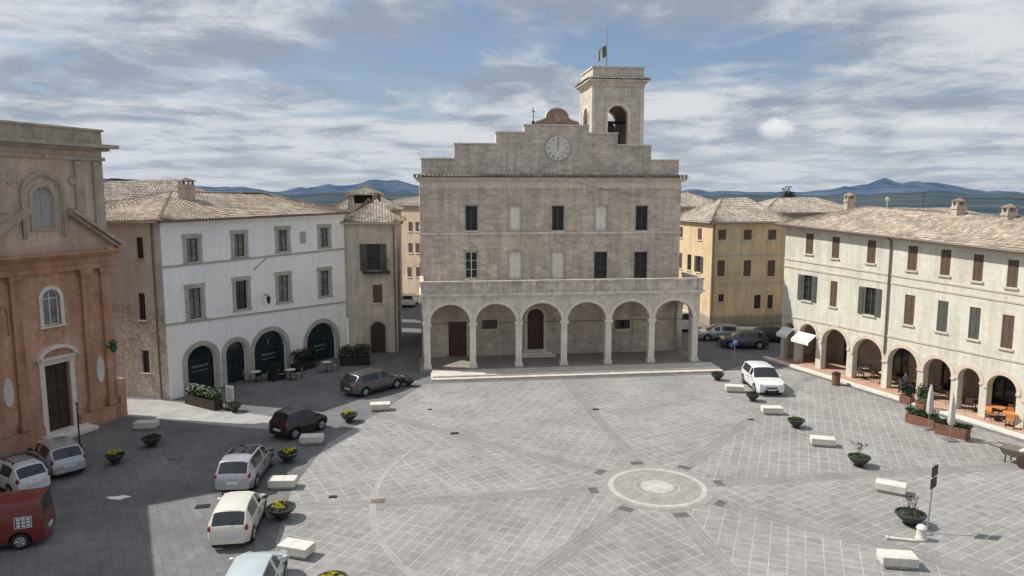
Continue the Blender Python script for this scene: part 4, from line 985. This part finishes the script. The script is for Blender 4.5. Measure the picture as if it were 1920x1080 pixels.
# =================== CARS ===================
def paint(name,c,metal=.2): return M(name,c,rough=.32,var=.05,metal=metal,coat=.6,obj=True,fine=.04,sc=1.5,spec=.5)
def car(label,loc,yaw,pm,L=4.2,W=1.75,Ht=1.48,kind='hatch',rack=False,pano=False,van=False,group='cars parked around the square',cat='car',name='parked_car'):
    th=thing(name,label,cat,(loc[0],loc[1],loc[2] if len(loc)>2 else .012),yaw,group,local=True)
    w=W/2; belt=Ht*.62; zr=Ht; xr=-L/2; xf=L/2
    if van: keys=[(xr,.62),(xr+.04,belt),(xr+.10,zr-.03),(xr+.3,zr),(.75,zr),(.9,zr-.03),(1.35,belt+.08),(xf-.25,.9),(xf-.04,.72),(xf,.5)]; xbb,xbt,xwt,xwb=xr+.04,xr+.10,.9,1.35
    elif kind=='wagon': keys=[(xr,.6),(xr+.05,belt),(xr+.42,zr-.06),(xr+.9,zr-.01),(0,zr),(.42,zr-.05),(1.12,belt+.02),(xf-.35,.80),(xf-.06,.66),(xf,.5)]; xbb,xbt,xwt,xwb=xr+.05,xr+.42,.42,1.12
    elif kind=='suv': keys=[(xr,.7),(xr+.06,belt),(xr+.42,zr-.06),(xr+.85,zr),(-.1,zr),(.35,zr-.04),(1.0,belt+.03),(xf-.3,.95),(xf-.05,.78),(xf,.55)]; xbb,xbt,xwt,xwb=xr+.06,xr+.42,.35,1.0
    else: keys=[(xr,.6),(xr+.05,belt),(xr+.45,zr-.10),(xr+.95,zr-.01),(-.15,zr),(.3,zr-.05),(xf-.85,belt+.02),(xf-.3,.80),(xf-.05,.64),(xf,.5)]; xbb,xbt,xwt,xwb=xr+.05,xr+.45,.3,xf-.85
    if L<3.2: keys=[(xr,.6),(xr+.05,belt),(xr+.35,zr-.07),(xr+.6,zr-.01),(-.2,zr),(.15,zr-.05),(xf-.6,belt+.02),(xf-.25,.80),(xf-.05,.66),(xf,.5)]; xbt,xwt,xwb=xr+.35,.15,xf-.6
    rw=.31 if kind!='suv' else .34; xw=[xr+.68 if L<3.8 else xr+.80, xf-.70 if L<3.8 else xf-.82]; ra=rw+.07
    if L<3.2: xw=[xr+.55,xf-.55]
    def zt(x):
        for (a,za),(b,zb_) in zip(keys[:-1],keys[1:]):
            if a<=x<=b: return za+(zb_-za)*(x-a)/(b-a)
        return keys[-1][1]
    def zb(x):
        z=.2+.1*max(0,(abs(x)-(L/2-.3))/.3)
        for c in xw:
            if abs(x-c)<ra: z=max(z,rw+math.sqrt(ra*ra-(x-c)**2)*.98)
        return z
    bp=[-.08,0.02]
    xs=[k[0] for k in keys]+[xbt+.12,xwt+.35*(xwb-xwt),bp[0],bp[1]]
    for c in xw: xs+=[c+ra*t for t in (-1.01,-.97,-.8,-.5,0,.5,.8,.97,1.01)]
    xs=sorted(set(round(x,3) for x in xs))
    xs=[x for i,x in enumerate(xs) if i==0 or x-xs[i-1]>.009]
    bm=bmesh.new(); rows=[]; tum=.17 if not van else .08
    for x in xs:
        T=zt(x); fr=max(0,min(1,(T-belt)/(zr-belt))); e=max(0,(abs(x)-(L/2-.55))/.55); wl_=w*(1-(.16 if not (van and x<0) else .05)*e*e); b=zb(x)
        zm=max(min(.55,T-.1),b+.02); z3=max(min(belt,T-.035),zm+.01); y4=wl_-.07-tum*fr
        pts=[(wl_*.93,b),(wl_*.99,max(b+.01,min(.38,zm-.01))),(wl_,zm),(wl_*.975,z3),(y4,T-.012-.05*fr),(y4*.6,T-.003),(0,T+.008)]
        rows.append([bm.verts.new((x,y,z)) for y,z in pts]+[bm.verts.new((x,-y,z)) for y,z in reversed(pts[:-1])])
    N=13; groups={'ws':[],'bl':[],'sf1':[],'sr1':[],'sf2':[],'sr2':[],'pano':[]}
    for i in range(len(xs)-1):
        x0,x1=xs[i],xs[i+1]; xm=(x0+x1)/2
        for j in range(N-1):
            f=bm.faces.new((rows[i][j],rows[i+1][j],rows[i+1][j+1],rows[i][j+1]))
            if j in (4,5,6,7):
                if xwt-.01<xm<xwb+.001: groups['ws'].append(f)
                elif xbb-.01<xm<xbt+.001: groups['bl'].append(f)
                elif pano and -1.0<xm<.35: groups['pano'].append(f)
            if j in (3,8):
                k='1' if j==3 else '2'
                if (bp[1] if not van else .3)<xm<xwt+.35*(xwb-xwt): groups['sf'+k].append(f)
                elif not van and xbt+.12<xm<bp[0]: groups['sr'+k].append(f)
        bm.faces.new((rows[i+1][0],rows[i][0],rows[i][N-1],rows[i+1][N-1]))
    bm.faces.new(rows[0]); bm.faces.new(rows[-1][::-1])
    for k,g in groups.items():
        if g: bmesh.ops.inset_region(bm,faces=g,thickness=.045,depth=0,use_boundary=True,use_even_offset=True)
    bmesh.ops.recalc_face_normals(bm,faces=bm.faces[:])
    bm.faces.index_update(); gsets={k:{f.index for f in g} for k,g in groups.items() if g}
    for k,gi in gsets.items():
        g2=bm.copy(); g2.faces.ensure_lookup_table(); g2.faces.index_update()
        bmesh.ops.delete(g2,geom=[f for f in g2.faces if f.index not in gi],context='FACES')
        mg=bpy.data.meshes.new('car_window'); g2.to_mesh(mg); g2.free()
        part({'ws':'windscreen','bl':'rear_window','pano':'glass_roof'}.get(k,'side_window'),mg,th,CARG,smooth=True,autosm=30,fixn=False)
    allg=set().union(*gsets.values())
    me=bpy.data.meshes.new('body')
    bm.faces.ensure_lookup_table(); bmesh.ops.delete(bm,geom=[f for f in bm.faces if f.index in allg],context='FACES')
    bm.to_mesh(me); bm.free()
    part('body',me,th,pm,smooth=True,autosm=38,fixn=False)
    for c in xw:
        for sg in (-1,1):
            mb=MB(); y0=sg*(w-.02); y1=sg*(w-.22); mb.tube((c,y1,rw),(c,y0,rw),rw,rw*.985,22); mb.tube((c,y0,rw),(c,y0+sg*.015,rw),rw*.93,rw*.72,22)
            wo=part('wheel',mb,th,TYRE,smooth=True,autosm=30)
            mb=MB(); mb.tube((c,y0+sg*.004,rw),(c,y0+sg*.022,rw),rw*.66,rw*.6,16)
            for k in range(5):
                t=2*math.pi*k/5; q=Vector((math.cos(t),0,math.sin(t))); mb.tube(Vector((c,y0+sg*.02,rw))+q*.04,Vector((c,y0+sg*.03,rw))+q*rw*.6,.035,.03,6)
            part('rim',mb,wo,RIM)
    for sg in (-1,1):
        hz=.70 if kind!='suv' and not van else .80
        mb=MB(); mb.ell((xf-.24,sg*(w-.24),hz-.03),(.20,.17,.085)); part('headlight',mb,th,LAMPW,smooth=True)
        mb=MB(); mb.ell((xr+.11,sg*(w-.15),belt-.08),(.10,.08,.13 if not van else .2)); part('tail_light',mb,th,LAMPR,smooth=True)
        mb=MB(); mb.ell((xwb-.22,sg*(w+.08),belt+.06),(.07,.11,.07)); mb.box(xwb-.26,xwb-.18,min(sg*(w-.06),sg*(w+.03)),max(sg*(w-.06),sg*(w+.03)),belt,belt+.04); part('side_mirror',mb,th,pm if R()<.6 else TRIM,smooth=True,autosm=40)
        mb=MB(); mb.box(-L*.28+.05,L*.5-1.3,min(sg*(w-.02),sg*(w+.012)),max(sg*(w-.02),sg*(w+.012)),.24,.33); part('sill_trim',mb,th,TRIM)
        yy=sg*(w+.003); xd=bp[0]+.04 if not van else .1
        mb=MB(); mb.box(xd-.007,xd+.007,min(yy,yy-sg*.05),max(yy,yy-sg*.05),.36,belt-.04); part('door_seam',mb,th,TRIM)
        for hx in (bp[0]-.25,.75 if L>3.8 else .45):
            mb=MB(); mb.box(hx,hx+.16,min(yy,yy+sg*.015),max(yy,yy+sg*.015),belt-.17,belt-.135); part('door_handle',mb,th,TRIM)
    mb=MB(); mb.box(xf-.10,xf+.02,-w*.5,w*.5,.30,.46); mb.box(xf-.1,xf+.015,-w*.38,w*.38,.53,.62); part('grille',mb,th,TRIM)
    mb=MB(); mb.box(xf,xf+.03,-.26,.26,.42,.53); part('licence_plate',mb,th,PLATE)
    mb=MB(); mb.box(xr-.03,xr+.12,-w*.72,w*.72,.28,.42); part('rear_bumper',mb,th,TRIM if kind=='suv' else pm,bevel=.015)
    mb=MB(); mb.box(xr-.035,xr+.02,-.26,.26,.50,.61); part('licence_plate',mb,th,PLATE)
    mb=MB(); mb.tube((xr+.06,0,belt+.1),(xr+.2,-.3,belt+.2),.012,n=5); part('rear_wiper',mb,th,TRIM)
    if rack:
        mb=MB()
        for sg in (-1,1): mb.tube((-1.1,sg*(w-.28),zr+.08),(.1,sg*(w-.28),zr+.08),.025,n=6)
        for xx in (-1.0,-.75,-.5,-.25,0): mb.tube((xx,-(w-.28),zr+.09),(xx,w-.28,zr+.09),.02,n=6)
        for xx in (-.9,-.1):
            for sg in (-1,1): mb.tube((xx,sg*(w-.3),zr-.05),(xx,sg*(w-.28),zr+.08),.02,n=6)
        part('roof_rack',mb,th,BLACKP)
    return th
dg=math.radians
silver=paint('silver_paint',(.42,.43,.45),.5); white=paint('white_paint',(.68,.68,.67),0); cream=paint('cream_paint',(.62,.60,.52),0)
dgrey=paint('dark_grey_paint',(.09,.09,.095),.5); black=paint('black_car_paint',(.015,.015,.017),.2); red=paint('red_paint',(.15,.016,.016),0)
pblue=paint('pale_silver_blue_paint',(.50,.56,.58),.2); dblue=paint('dark_blue_paint',(.04,.05,.07),.3); wwag=paint('old_white_paint',(.62,.62,.62),0)
car('dark grey estate car parked beside the town hall in shade',(-9.4,47.6),dg(50),dgrey,4.3,1.8,1.5,'wagon')
car('small black hatchback parked beside a stone bench',(-11.85,38.8),dg(58),black,3.0,1.6,1.5)
car('silver estate car with dark panoramic roof parked by planter',(-12.4,32.3),dg(94),silver,4.2,1.72,1.5,'wagon',pano=True)
car('cream white small hatchback parked next to flower planter',(-10.75,27.0),dg(98),cream,3.6,1.6,1.48)
car('pale silver blue hatchback parked at the edge of the square',(-8.4,22.0),dg(96),pblue,3.9,1.6,1.46)
car('silver small hatchback parked by the church door',(-22.0,33.5),dg(138),silver,3.7,1.62,1.48)
car('old white small car with black roof rack',(-22.3,31.1),dg(147),wwag,3.4,1.52,1.42,rack=True)
vanT=car('red delivery van with white square emblem on side',(-19.6,25.7),dg(200),red,3.9,1.7,1.82,van=True,cat='van',name='delivery_van')
mb=MB(); x0=-1.3; y=.845
for i in range(3):
    for j in range(3): mb.box(x0-.22+i*.16,x0-.22+i*.16+.12,y-.05,y+.012,.88+j*.12,.88+j*.12+.085)
mb.box(x0-.27,x0-.25,y-.05,y+.012,.83,1.25); mb.box(x0+.27,x0+.29,y-.05,y+.012,.83,1.25); mb.box(x0-.25,x0+.27,y-.05,y+.012,1.23,1.25); mb.box(x0-.25,x0+.27,y-.05,y+.012,.83,.85)
part('emblem',mb,vanT,PLATE)
car('white crossover car parked facing the square',(17.1,48.1),dg(268),white,4.3,1.85,1.6,'suv')
car('dark crossover parked in the side street shade',(20.2,61.8),dg(174),dgrey,4.0,1.75,1.5,'suv')
car('dark hatchback parked in the side street',(23.3,64.6),dg(170),dblue,4.0,1.75,1.45)
car('silver hatchback half hidden in the side street',(19.0,65.2),dg(178),silver,4.0,1.75,1.45)
car('white van beyond the arcade',(16.8,71.0),dg(95),white,4.3,1.8,1.85,van=True,cat='van',name='delivery_van')
car('white hatchback parked down the alley',(-12.4,86.5),dg(90),white,3.8,1.7,1.48)
# =================== STREET FURNITURE ===================
bl=MB(); bl.box(-.60,.60,-.34,.34,.12,.44)
benches=[(713,768,10),(585,830,6),(531,912,3),(556,1038,-18),(275,803,8),(1377,734,-8),(1447,775,-5),(1542,834,-14),(1670,921,-32),(1682,1058,-8)]
bt_=thing('stone_bench','low rectangular travertine block bench on the paving','bench',(0,0,0),0,'stone benches round the square',local=True)
part('seat_block',bl,bt_,BENCHM,bevel=.025)
mb=MB(); mb.box(-.5,.5,-.25,.25,0,.12); part('bench_base',mb,bt_,SURR)
for i,(u,v,r) in enumerate(benches):
    p=gp(u,v-2,.1)
    if i==0: bt_.location=(p.x,p.y,.012); bt_.rotation_euler=(0,0,dg(r))
    else: clone(bt_,(p.x,p.y,.012),dg(r))
def planter(u,v,kind,sz=1.0):
    p=gp(u,v+4,0); lab={'y':'dark round bowl planter full of yellow flowers','g':'dark round bowl planter with low green plants','t':'dark round bowl planter with a tall spindly shrub','e':'dark round bowl planter with sparse dry plants'}[kind]
    th=thing('bowl_planter',lab,'planter',(p.x,p.y,.012),R()*3,'bowl planters round the square',local=True); s=sz*.88
    mb=MB(); mb.lathe([(.26*s,0),(.30*s,.04),(.20*s,.10),(.34*s,.18),(.50*s,.32),(.56*s,.42),(.60*s,.43),(.60*s,.49),(.53*s,.49),(.50*s,.42),(.05,.40)],26); part('bowl',mb,th,IRONB,smooth=True,autosm=35)
    mb=MB(); mb.leaves((0,0,.51),(.46*s,.46*s,.14 if kind!='t' else .10),190 if kind!='t' else 110,.045); part('foliage',mb,th,LEAF if kind!='e' else LEAFD,fixn=False)
    if kind=='y':
        mb=MB()
        for k in range(14): t=R()*6.28; rr=.38*s*math.sqrt(R()); mb.leaves((rr*math.cos(t),rr*math.sin(t),.60+.04*R()),(.10,.10,.06),17,.034)
        part('flowers',mb,th,YEL,fixn=False)
    if kind=='t':
        mb=MB()
        for k in range(6): q=Vector(((R()-.5)*.6,(R()-.5)*.6,1.0+R()*.25)); mb.tube((q.x*.2,q.y*.2,.42),q,.014,.006,5)
        part('stems',mb,th,WOOD)
        mb=MB()
        for k in range(9): mb.leaves(((R()-.5)*.65,(R()-.5)*.65,.70+R()*.5),(.13,.13,.12),11,.038)
        part('foliage',mb,th,LEAFD,fixn=False,label='thin upper leaves')
for a in ((655,787,'y',.95),(766,720,'g',.85),(285,833,'e',.95),(217,866,'y',.85),(541,862,'y',1),(528,968,'y',1.1),(622,1108,'y',1.05),(1411,748,'e',.85),(1345,709,'e',.9),(1492,798,'g',.9),(1610,870,'t',1.0),(1706,980,'t',1.1),(440,768,'g',.85)): planter(*a)
p=gp(1738,1000); th=thing('street_sign','black double sign panel on thin grey post with stone weight','sign',(p.x,p.y,.012),0,local=True)
mb=MB(); mb.tube((0,0,.02),(.17,.1,2.75),.03,n=10); mb.lathe([(.2,0),(.2,.03),(.04,.06)],16); part('post',mb,th,STEEL)
for k,z in enumerate((2.02,2.5)):
    mb=MB(); X=Matrix.Translation((.14+.02*k,.05,z))@Matrix.Rotation(dg(40),4,'Z'); mb.box(-.27,.27,-.02,.02,-.2,.2,X=X); part('sign_panel',mb,th,BLACKP,bevel=.008)
p=gp(1727,1012); th=thing('stone_bollard','short pale stone bollard at the sign foot','bollard',(p.x,p.y,.012),0,local=True)
mb=MB(); mb.lathe([(.2,0),(.22,.05),(.19,.1),(.17,.42),(.2,.46),(.14,.56),(.03,.6)],18); part('bollard_body',mb,th,BENCHM,smooth=True,autosm=40)
p=gp(1692,1014); mb=MB(); mb.box(-.5,.5,-.06,.06,0,.09); mb.box(-.57,-.5,-.08,.08,0,.12); single('fallen_post',mb,BENCHM,'pale stone post lying on the paving','post',(p.x,p.y,.012),dg(-14),bevel=.02)
p=gp(222,934); me=fill2d([(.45*math.cos(t)*(1+.3*math.sin(3*t)),.2*math.sin(t)*(1+.25*math.cos(5*t))) for t in [2*math.pi*k/22 for k in range(22)]],[],.02)
single('paper_sheet',me,M('white_paper',(.8,.8,.78),var=.03),'small white sheet lying on the shaded paving','paper sheet',(p.x,p.y,.02),dg(8),fixn=False)
p=gp(1376,688); th=thing('parking_sign','blue square parking sign on a grey post','sign',(p.x,p.y,.012),0,local=True)
mb=MB(); mb.tube((0,0,0),(0,0,2.2),.03,n=8); part('post',mb,th,STEEL)
mb=MB(); mb.box(-.2,.2,-.05,-.03,1.7,2.15); pn_=part('sign_panel',mb,th,BLUE)
mb=MB(); mb.box(-.1,-.03,-.06,-.051,1.77,2.08); mb.box(-.03,.08,-.06,-.051,2.02,2.08); mb.box(-.03,.08,-.06,-.051,1.9,1.95); mb.box(.08,.12,-.06,-.051,1.9,2.08); part('letter',mb,pn_,PLATE)
p=gp(150,838); th=thing('iron_post','thin black iron post by the church','post',(p.x,p.y,0),0,local=True); mb=MB(); mb.tube((0,0,0),(0,0,2.3),.045,.035,8); mb.lathe([(.1,0),(.1,.12),(.05,.2)],10); mb.ell((0,0,2.35),(.07,.07,.07)); part('post',mb,th,METAL)
p=gp(1567,722); th=thing('litter_bin','brown cylindrical litter bin with lid','litter bin',(p.x,p.y,.012),0,local=True)
mb=MB(); mb.lathe([(.24,0),(.27,.05),(.27,.75),(.24,.78)],16); part('bin_body',mb,th,CORTEN); mb=MB(); mb.lathe([(.3,.78),(.3,.84),(.1,.95)],16); part('lid',mb,th,METAL)
def boxplanter(p,yaw,L,Wd,Hh,fh,mat,leaf,flower,label,name='planter_box'):
    th=thing(name,label,'planter',(p.x,p.y,p.z+.012),yaw,None,local=True)
    mb=MB(); mb.box(-L/2,L/2,-Wd/2,-Wd/2+.05,0,Hh); mb.box(-L/2,L/2,Wd/2-.05,Wd/2,0,Hh); mb.box(-L/2,-L/2+.05,-Wd/2+.05,Wd/2-.05,0,Hh); mb.box(L/2-.05,L/2,-Wd/2+.05,Wd/2-.05,0,Hh); mb.box(-L/2+.05,L/2-.05,-Wd/2+.05,Wd/2-.05,0,Hh-.06); part('box',mb,th,mat)
    mb=MB(); n=int(L*5)
    for k in range(n): mb.leaves((-L/2+L*(k+.5)/n,(R()-.5)*Wd*.3,Hh+fh*(.3+.35*R())),(.24,Wd*.5,fh*.5),150,.065)
    part('foliage',mb,th,leaf,fixn=False)
    if flower:
        mb=MB()
        for k in range(n): mb.leaves((-L/2+L*(k+.5)/n,0,Hh+fh*.62),(.22,Wd*.55,fh*.42),34,.05)
        part('flowers',mb,th,flower,fixn=False)
    return th
ang=math.atan2(WW.e.y,WW.e.x)
p=gp(382,762); boxplanter(p,dg(-32),3.0,.6,.6,.7,WOOD,LEAF,WFL,'long dark planter box with white flowering hedge')
p=gp(572,692); boxplanter(p,ang+.1,2.3,.7,.6,1.0,TRIM,LEAFD,None,'dark planter box with clipped evergreen shrubs')
p=gp(666,684); boxplanter(p,dg(10),2.3,.7,.6,1.05,TRIM,LEAFD,None,'dark planter box with dense evergreen shrubs')
p=gp(520,712); boxplanter(p,ang,1.1,.6,.55,.8,TRIM,LEAFD,None,'small dark planter box with evergreen shrub')
wr=math.atan2(WR.e.y,WR.e.x)
p=gp(1728,798); boxplanter(p,wr+.15,1.7,.5,.55,.35,CORTEN,LEAF,None,'rust coloured planter box bordering the cafe terrace')
p=gp(1785,818); boxplanter(p,wr+.35,1.6,.5,.6,.25,CORTEN,LEAFD,None,'rust coloured planter box beside closed umbrella')
p=gp(1700,755); boxplanter(p,wr,.8,.4,.45,.8,CORTEN,LEAFD,None,'small rust planter with leafy shrub')
p=gp(1728,770); boxplanter(p,wr,.6,.4,.45,1.1,CORTEN,LEAF,None,'small rust planter with tall shrub')
p=gp(433,768); th=thing('menu_stand','white menu board on a dark stand','sign',(p.x,p.y,.012),dg(-15),local=True)
mb=MB(); mb.box(-.32,.32,-.03,.0,.5,1.5); part('board',mb,th,PLATE); mb=MB(); mb.box(-.35,-.32,-.04,.01,0,1.55); mb.box(.32,.35,-.04,.01,0,1.55); mb.box(-.35,.35,-.2,.2,0,.04); part('stand',mb,th,TRIM)
mb=MB()
for k in range(7): mb.box(-.25,.05+.2*R(),-.034,-.031,.62+k*.11,.645+k*.11)
part('menu_text',mb,th,BLACKP)
for i,(u,v) in enumerate(((1741,800),(1781,822))):
    p=gp(u,v,.13); th=thing('closed_umbrella','tall closed white cafe umbrella','umbrella',(p.x,p.y,.012),0,'closed umbrellas on the terrace',local=True)
    mb=MB(); mb.tube((0,0,0),(0,0,2.6),.03,n=8); mb.box(-.3,.3,-.3,.3,0,.08); part('pole',mb,th,STEEL)
    mb=MB(); n=24; pr=[(.08,.85),(.15,1.0),(.13,1.5),(.11,2.0),(.06,2.4),(.02,2.6)]; i0=len(mb.v)
    for k in range(n):
        t=2*math.pi*k/n
        for r,z in pr: rr=r*(1+.32*math.cos(t*8)); mb.v.append((rr*math.cos(t),rr*math.sin(t),z))
    for k in range(n):
        for l in range(5): mb.f.append((i0+k*6+l,i0+((k+1)%n)*6+l,i0+((k+1)%n)*6+l+1,i0+k*6+l+1))
    part('canopy',mb,th,FABW,smooth=True)
def table(p,top,label='round cafe table on a metal pedestal',sq=False):
    th=thing('cafe_table',label,'table',(p.x,p.y,p.z),R()*3,'cafe tables',local=True)
    mb=MB(); (mb.box(-.36,.36,-.36,.36,.72,.75) if sq else mb.lathe([(.36,.72),(.38,.735),(.36,.75)],20)); part('table_top',mb,th,top)
    mb=MB(); mb.tube((0,0,.02),(0,0,.72),.03,n=8); mb.lathe([(.24,0),(.24,.02),(.05,.05)],14); part('pedestal',mb,th,METAL); return th
def chair(p,yaw,mat,key={}):
    if mat.name in key: return clone(key[mat.name],(p.x,p.y,p.z),yaw)
    th=thing('cafe_chair','light metal cafe chair with '+('orange' if mat is ORG else 'dark' if mat is WOOD else 'pale')+' seat','chair',(p.x,p.y,p.z),yaw,'cafe chairs',local=True)
    mb=MB(); mb.box(-.21,.21,-.21,.21,.44,.47); part('seat',mb,th,mat,bevel=.008)
    mb=MB(); mb.box(-.23,-.20,-.2,.2,.58,.86); part('backrest',mb,th,mat,bevel=.008)
    for sx_ in (-1,1):
        for sy_ in (-1,1):
            mb=MB(); mb.tube((sx_*.21,sy_*.19,0),(sx_*.19,sy_*.19,.86 if sx_<0 else .44),.015,n=6); part('leg',mb,th,METAL)
    key[mat.name]=th; return th
FZ=.13
for (s,o_,m,cm,k) in ((7.6,-.9,FABW,WOOD,2),(9.3,-1.0,FABW,WOOD,2),(11.6,-1.0,WOOD,WOOD,3),(12.9,-.8,WOOD,WOOD,2),(14.6,-1.1,WOOD,WOOD,2),(16.1,-.9,WOOD,WOOD,2),(17.9,-.4,ORG,ORG,2),(18.9,.1,ORG,ORG,2),(19.6,-1.0,ORG,ORG,2)):
    p=WR.pt(s,FZ,o_); table(p,m,label='cafe table with '+('orange' if m is ORG else 'white' if m is FABW else 'dark')+' top under the arcade',sq=m is ORG)
    for q in range(k):
        an=R()*1+q*2*math.pi/k; r=.62; chair(Vector((p.x+r*math.cos(an),p.y+r*math.sin(an),FZ)),an+math.pi,cm)
for (u,v) in ((545,712),(613,697),(480,716)):
    p=gp(u,v); p.z=.012; table(p,FABW,label='pale round cafe table outside the shop arches')
    for q in range(2):
        an=R()*1+q*math.pi; chair(Vector((p.x+.6*math.cos(an),p.y+.6*math.sin(an),.012)),an+math.pi,STEEL)
SKIN=M('skin',(.45,.28,.2),var=.05,rough=.6); HAIR=M('dark_hair',(.03,.02,.015),var=.2)
def seated(p,yaw,shirt,trous,label):
    V=[(0,0,.5),(0,0,.72),(.02,0,.98),(.03,0,1.12),(.05,0,1.22),(.05,0,1.31),
       (.0,.10,.5),(.42,.12,.52),(.42,.13,.12),(.55,.13,.05),(.0,-.10,.5),(.42,-.12,.52),(.40,-.13,.12),(.53,-.13,.05),
       (.02,.19,1.02),(.10,.24,.78),(.36,.15,.76),(.44,.13,.77),(.02,-.19,1.02),(.10,-.24,.78),(.34,-.14,.76),(.42,-.12,.77)]
    Ed=[(0,1),(1,2),(2,3),(3,4),(4,5),(0,6),(6,7),(7,8),(8,9),(0,10),(10,11),(11,12),(12,13),(2,14),(14,15),(15,16),(16,17),(2,18),(18,19),(19,20),(20,21)]
    rr=[.14,.13,.15,.055,.085,.09,.1,.075,.05,.045,.1,.075,.05,.045,.06,.045,.035,.035,.06,.045,.035,.035]
    me=bpy.data.meshes.new('t'); me.from_pydata(V,Ed,[]); o=bpy.data.objects.new('t',me); COL.objects.link(o)
    m=o.modifiers.new('s','SKIN')
    for i,r in enumerate(rr): me.skin_vertices[0].data[i].radius=(r,r)
    me.skin_vertices[0].data[0].use_root=True
    s=o.modifiers.new('b','SUBSURF'); s.levels=2; s.render_levels=2
    dg_=bpy.context.evaluated_depsgraph_get(); dg_.update(); m2=bpy.data.meshes.new_from_object(o.evaluated_get(dg_)); bpy.data.objects.remove(o)
    m2.materials.clear()
    th=thing('person',label,'person',(p.x,p.y,p.z),yaw,None,local=True)
    part('body',m2,th,[shirt,trous,SKIN],smooth=True,fixn=False)
    for f in m2.polygons:
        c=f.center; f.material_index=2 if (c.z>1.13 or (c.x>.38 and c.z>.68)) else (1 if c.z<.6 else 0)
    mb=MB(); mb.ell((.03,0,1.33),(.115,.10,.11)); part('hair',mb,th,HAIR,smooth=True)
    mb=MB(); mb.ell((.145,0,1.275),(.02,.014,.022))
    part('nose',mb,th,SKIN,smooth=True)
    for sg in (-1,1): mb=MB(); mb.ell((.03,sg*.093,1.28),(.02,.012,.03)); part('ear',mb,th,SKIN,smooth=True)
seated(WR.pt(11.6,FZ,-.35),wr-1.5,M('navy_shirt',(.03,.035,.06),var=.1),M('dark_trousers',(.03,.03,.035),var=.1),'person in navy top seated at a cafe table')
seated(WR.pt(12.2,FZ,-1.0),wr+3.0,M('grey_jacket',(.15,.15,.16),var=.1),M('jeans_blue',(.06,.09,.16),var=.1),'person in grey jacket seated at a cafe table')
p=gp(1915,872); th=thing('flower_cart','low dark wooden barrow with a folded pale cloth','cart',(p.x,p.y,.012),wr+.2,local=True)
mb=MB(); mb.hexa([(-.7,-.35,.40),(.7,-.35,.40),(.7,.35,.40),(-.7,.35,.40),(-.85,-.48,.75),(.85,-.48,.75),(.85,.48,.75),(-.85,.48,.75)]); part('trough',mb,th,CARTW)
for sg in (-1,1):
    mb=MB(); mb.tube((.3,sg*.52,.32),(.3,sg*.58,.32),.32,n=20); part('wheel',mb,th,WOOD)
    mb=MB(); mb.tube((-.6,sg*.3,0),(-.6,sg*.3,.5),.035,n=6); part('leg',mb,th,WOOD)
    mb=MB(); mb.tube((-.7,sg*.35,.68),(-1.3,sg*.4,.72),.03,n=6); part('handle',mb,th,WOOD)
mb=MB(); nn=12
for i in range(nn+1):
    for j in range(nn+1):
        a=-1+2*i/nn; b_=-1+2*j/nn; e=max(abs(a),abs(b_)); mb.v.append((.25+a*.32,b_*.30,.76+.16*(1-e*e)+.05*noise.noise(Vector((a*2,b_*2,0)))))
for i in range(nn):
    for j in range(nn): k=i*(nn+1)+j; mb.f.append((k,k+nn+1,k+nn+2,k+1))
part('cloth_cover',mb,th,FABW,smooth=True)
tr=thing('evergreen_tree','dark evergreen tree rising behind tiled roofs','tree',(39.5,104,0),0,local=True)
mb=MB(); mb.tube((0,0,0),(0,0,13),.3,.06,8)
for k in range(9):
    t=R()*6.28; z=4+k; mb.tube((0,0,z),(1.3*math.cos(t),1.3*math.sin(t),z+1),.07,.03,5)
part('trunk',mb,tr,WOOD)
mb=MB()
for k in range(26):
    z=4+10*R(); r=1.7*(1-(z-4)/13); t=R()*6.28; mb.leaves((r*.7*math.cos(t),r*.7*math.sin(t),z),(.8,.8,.8),110,.12)
part('crown',mb,tr,LEAFD,fixn=False)
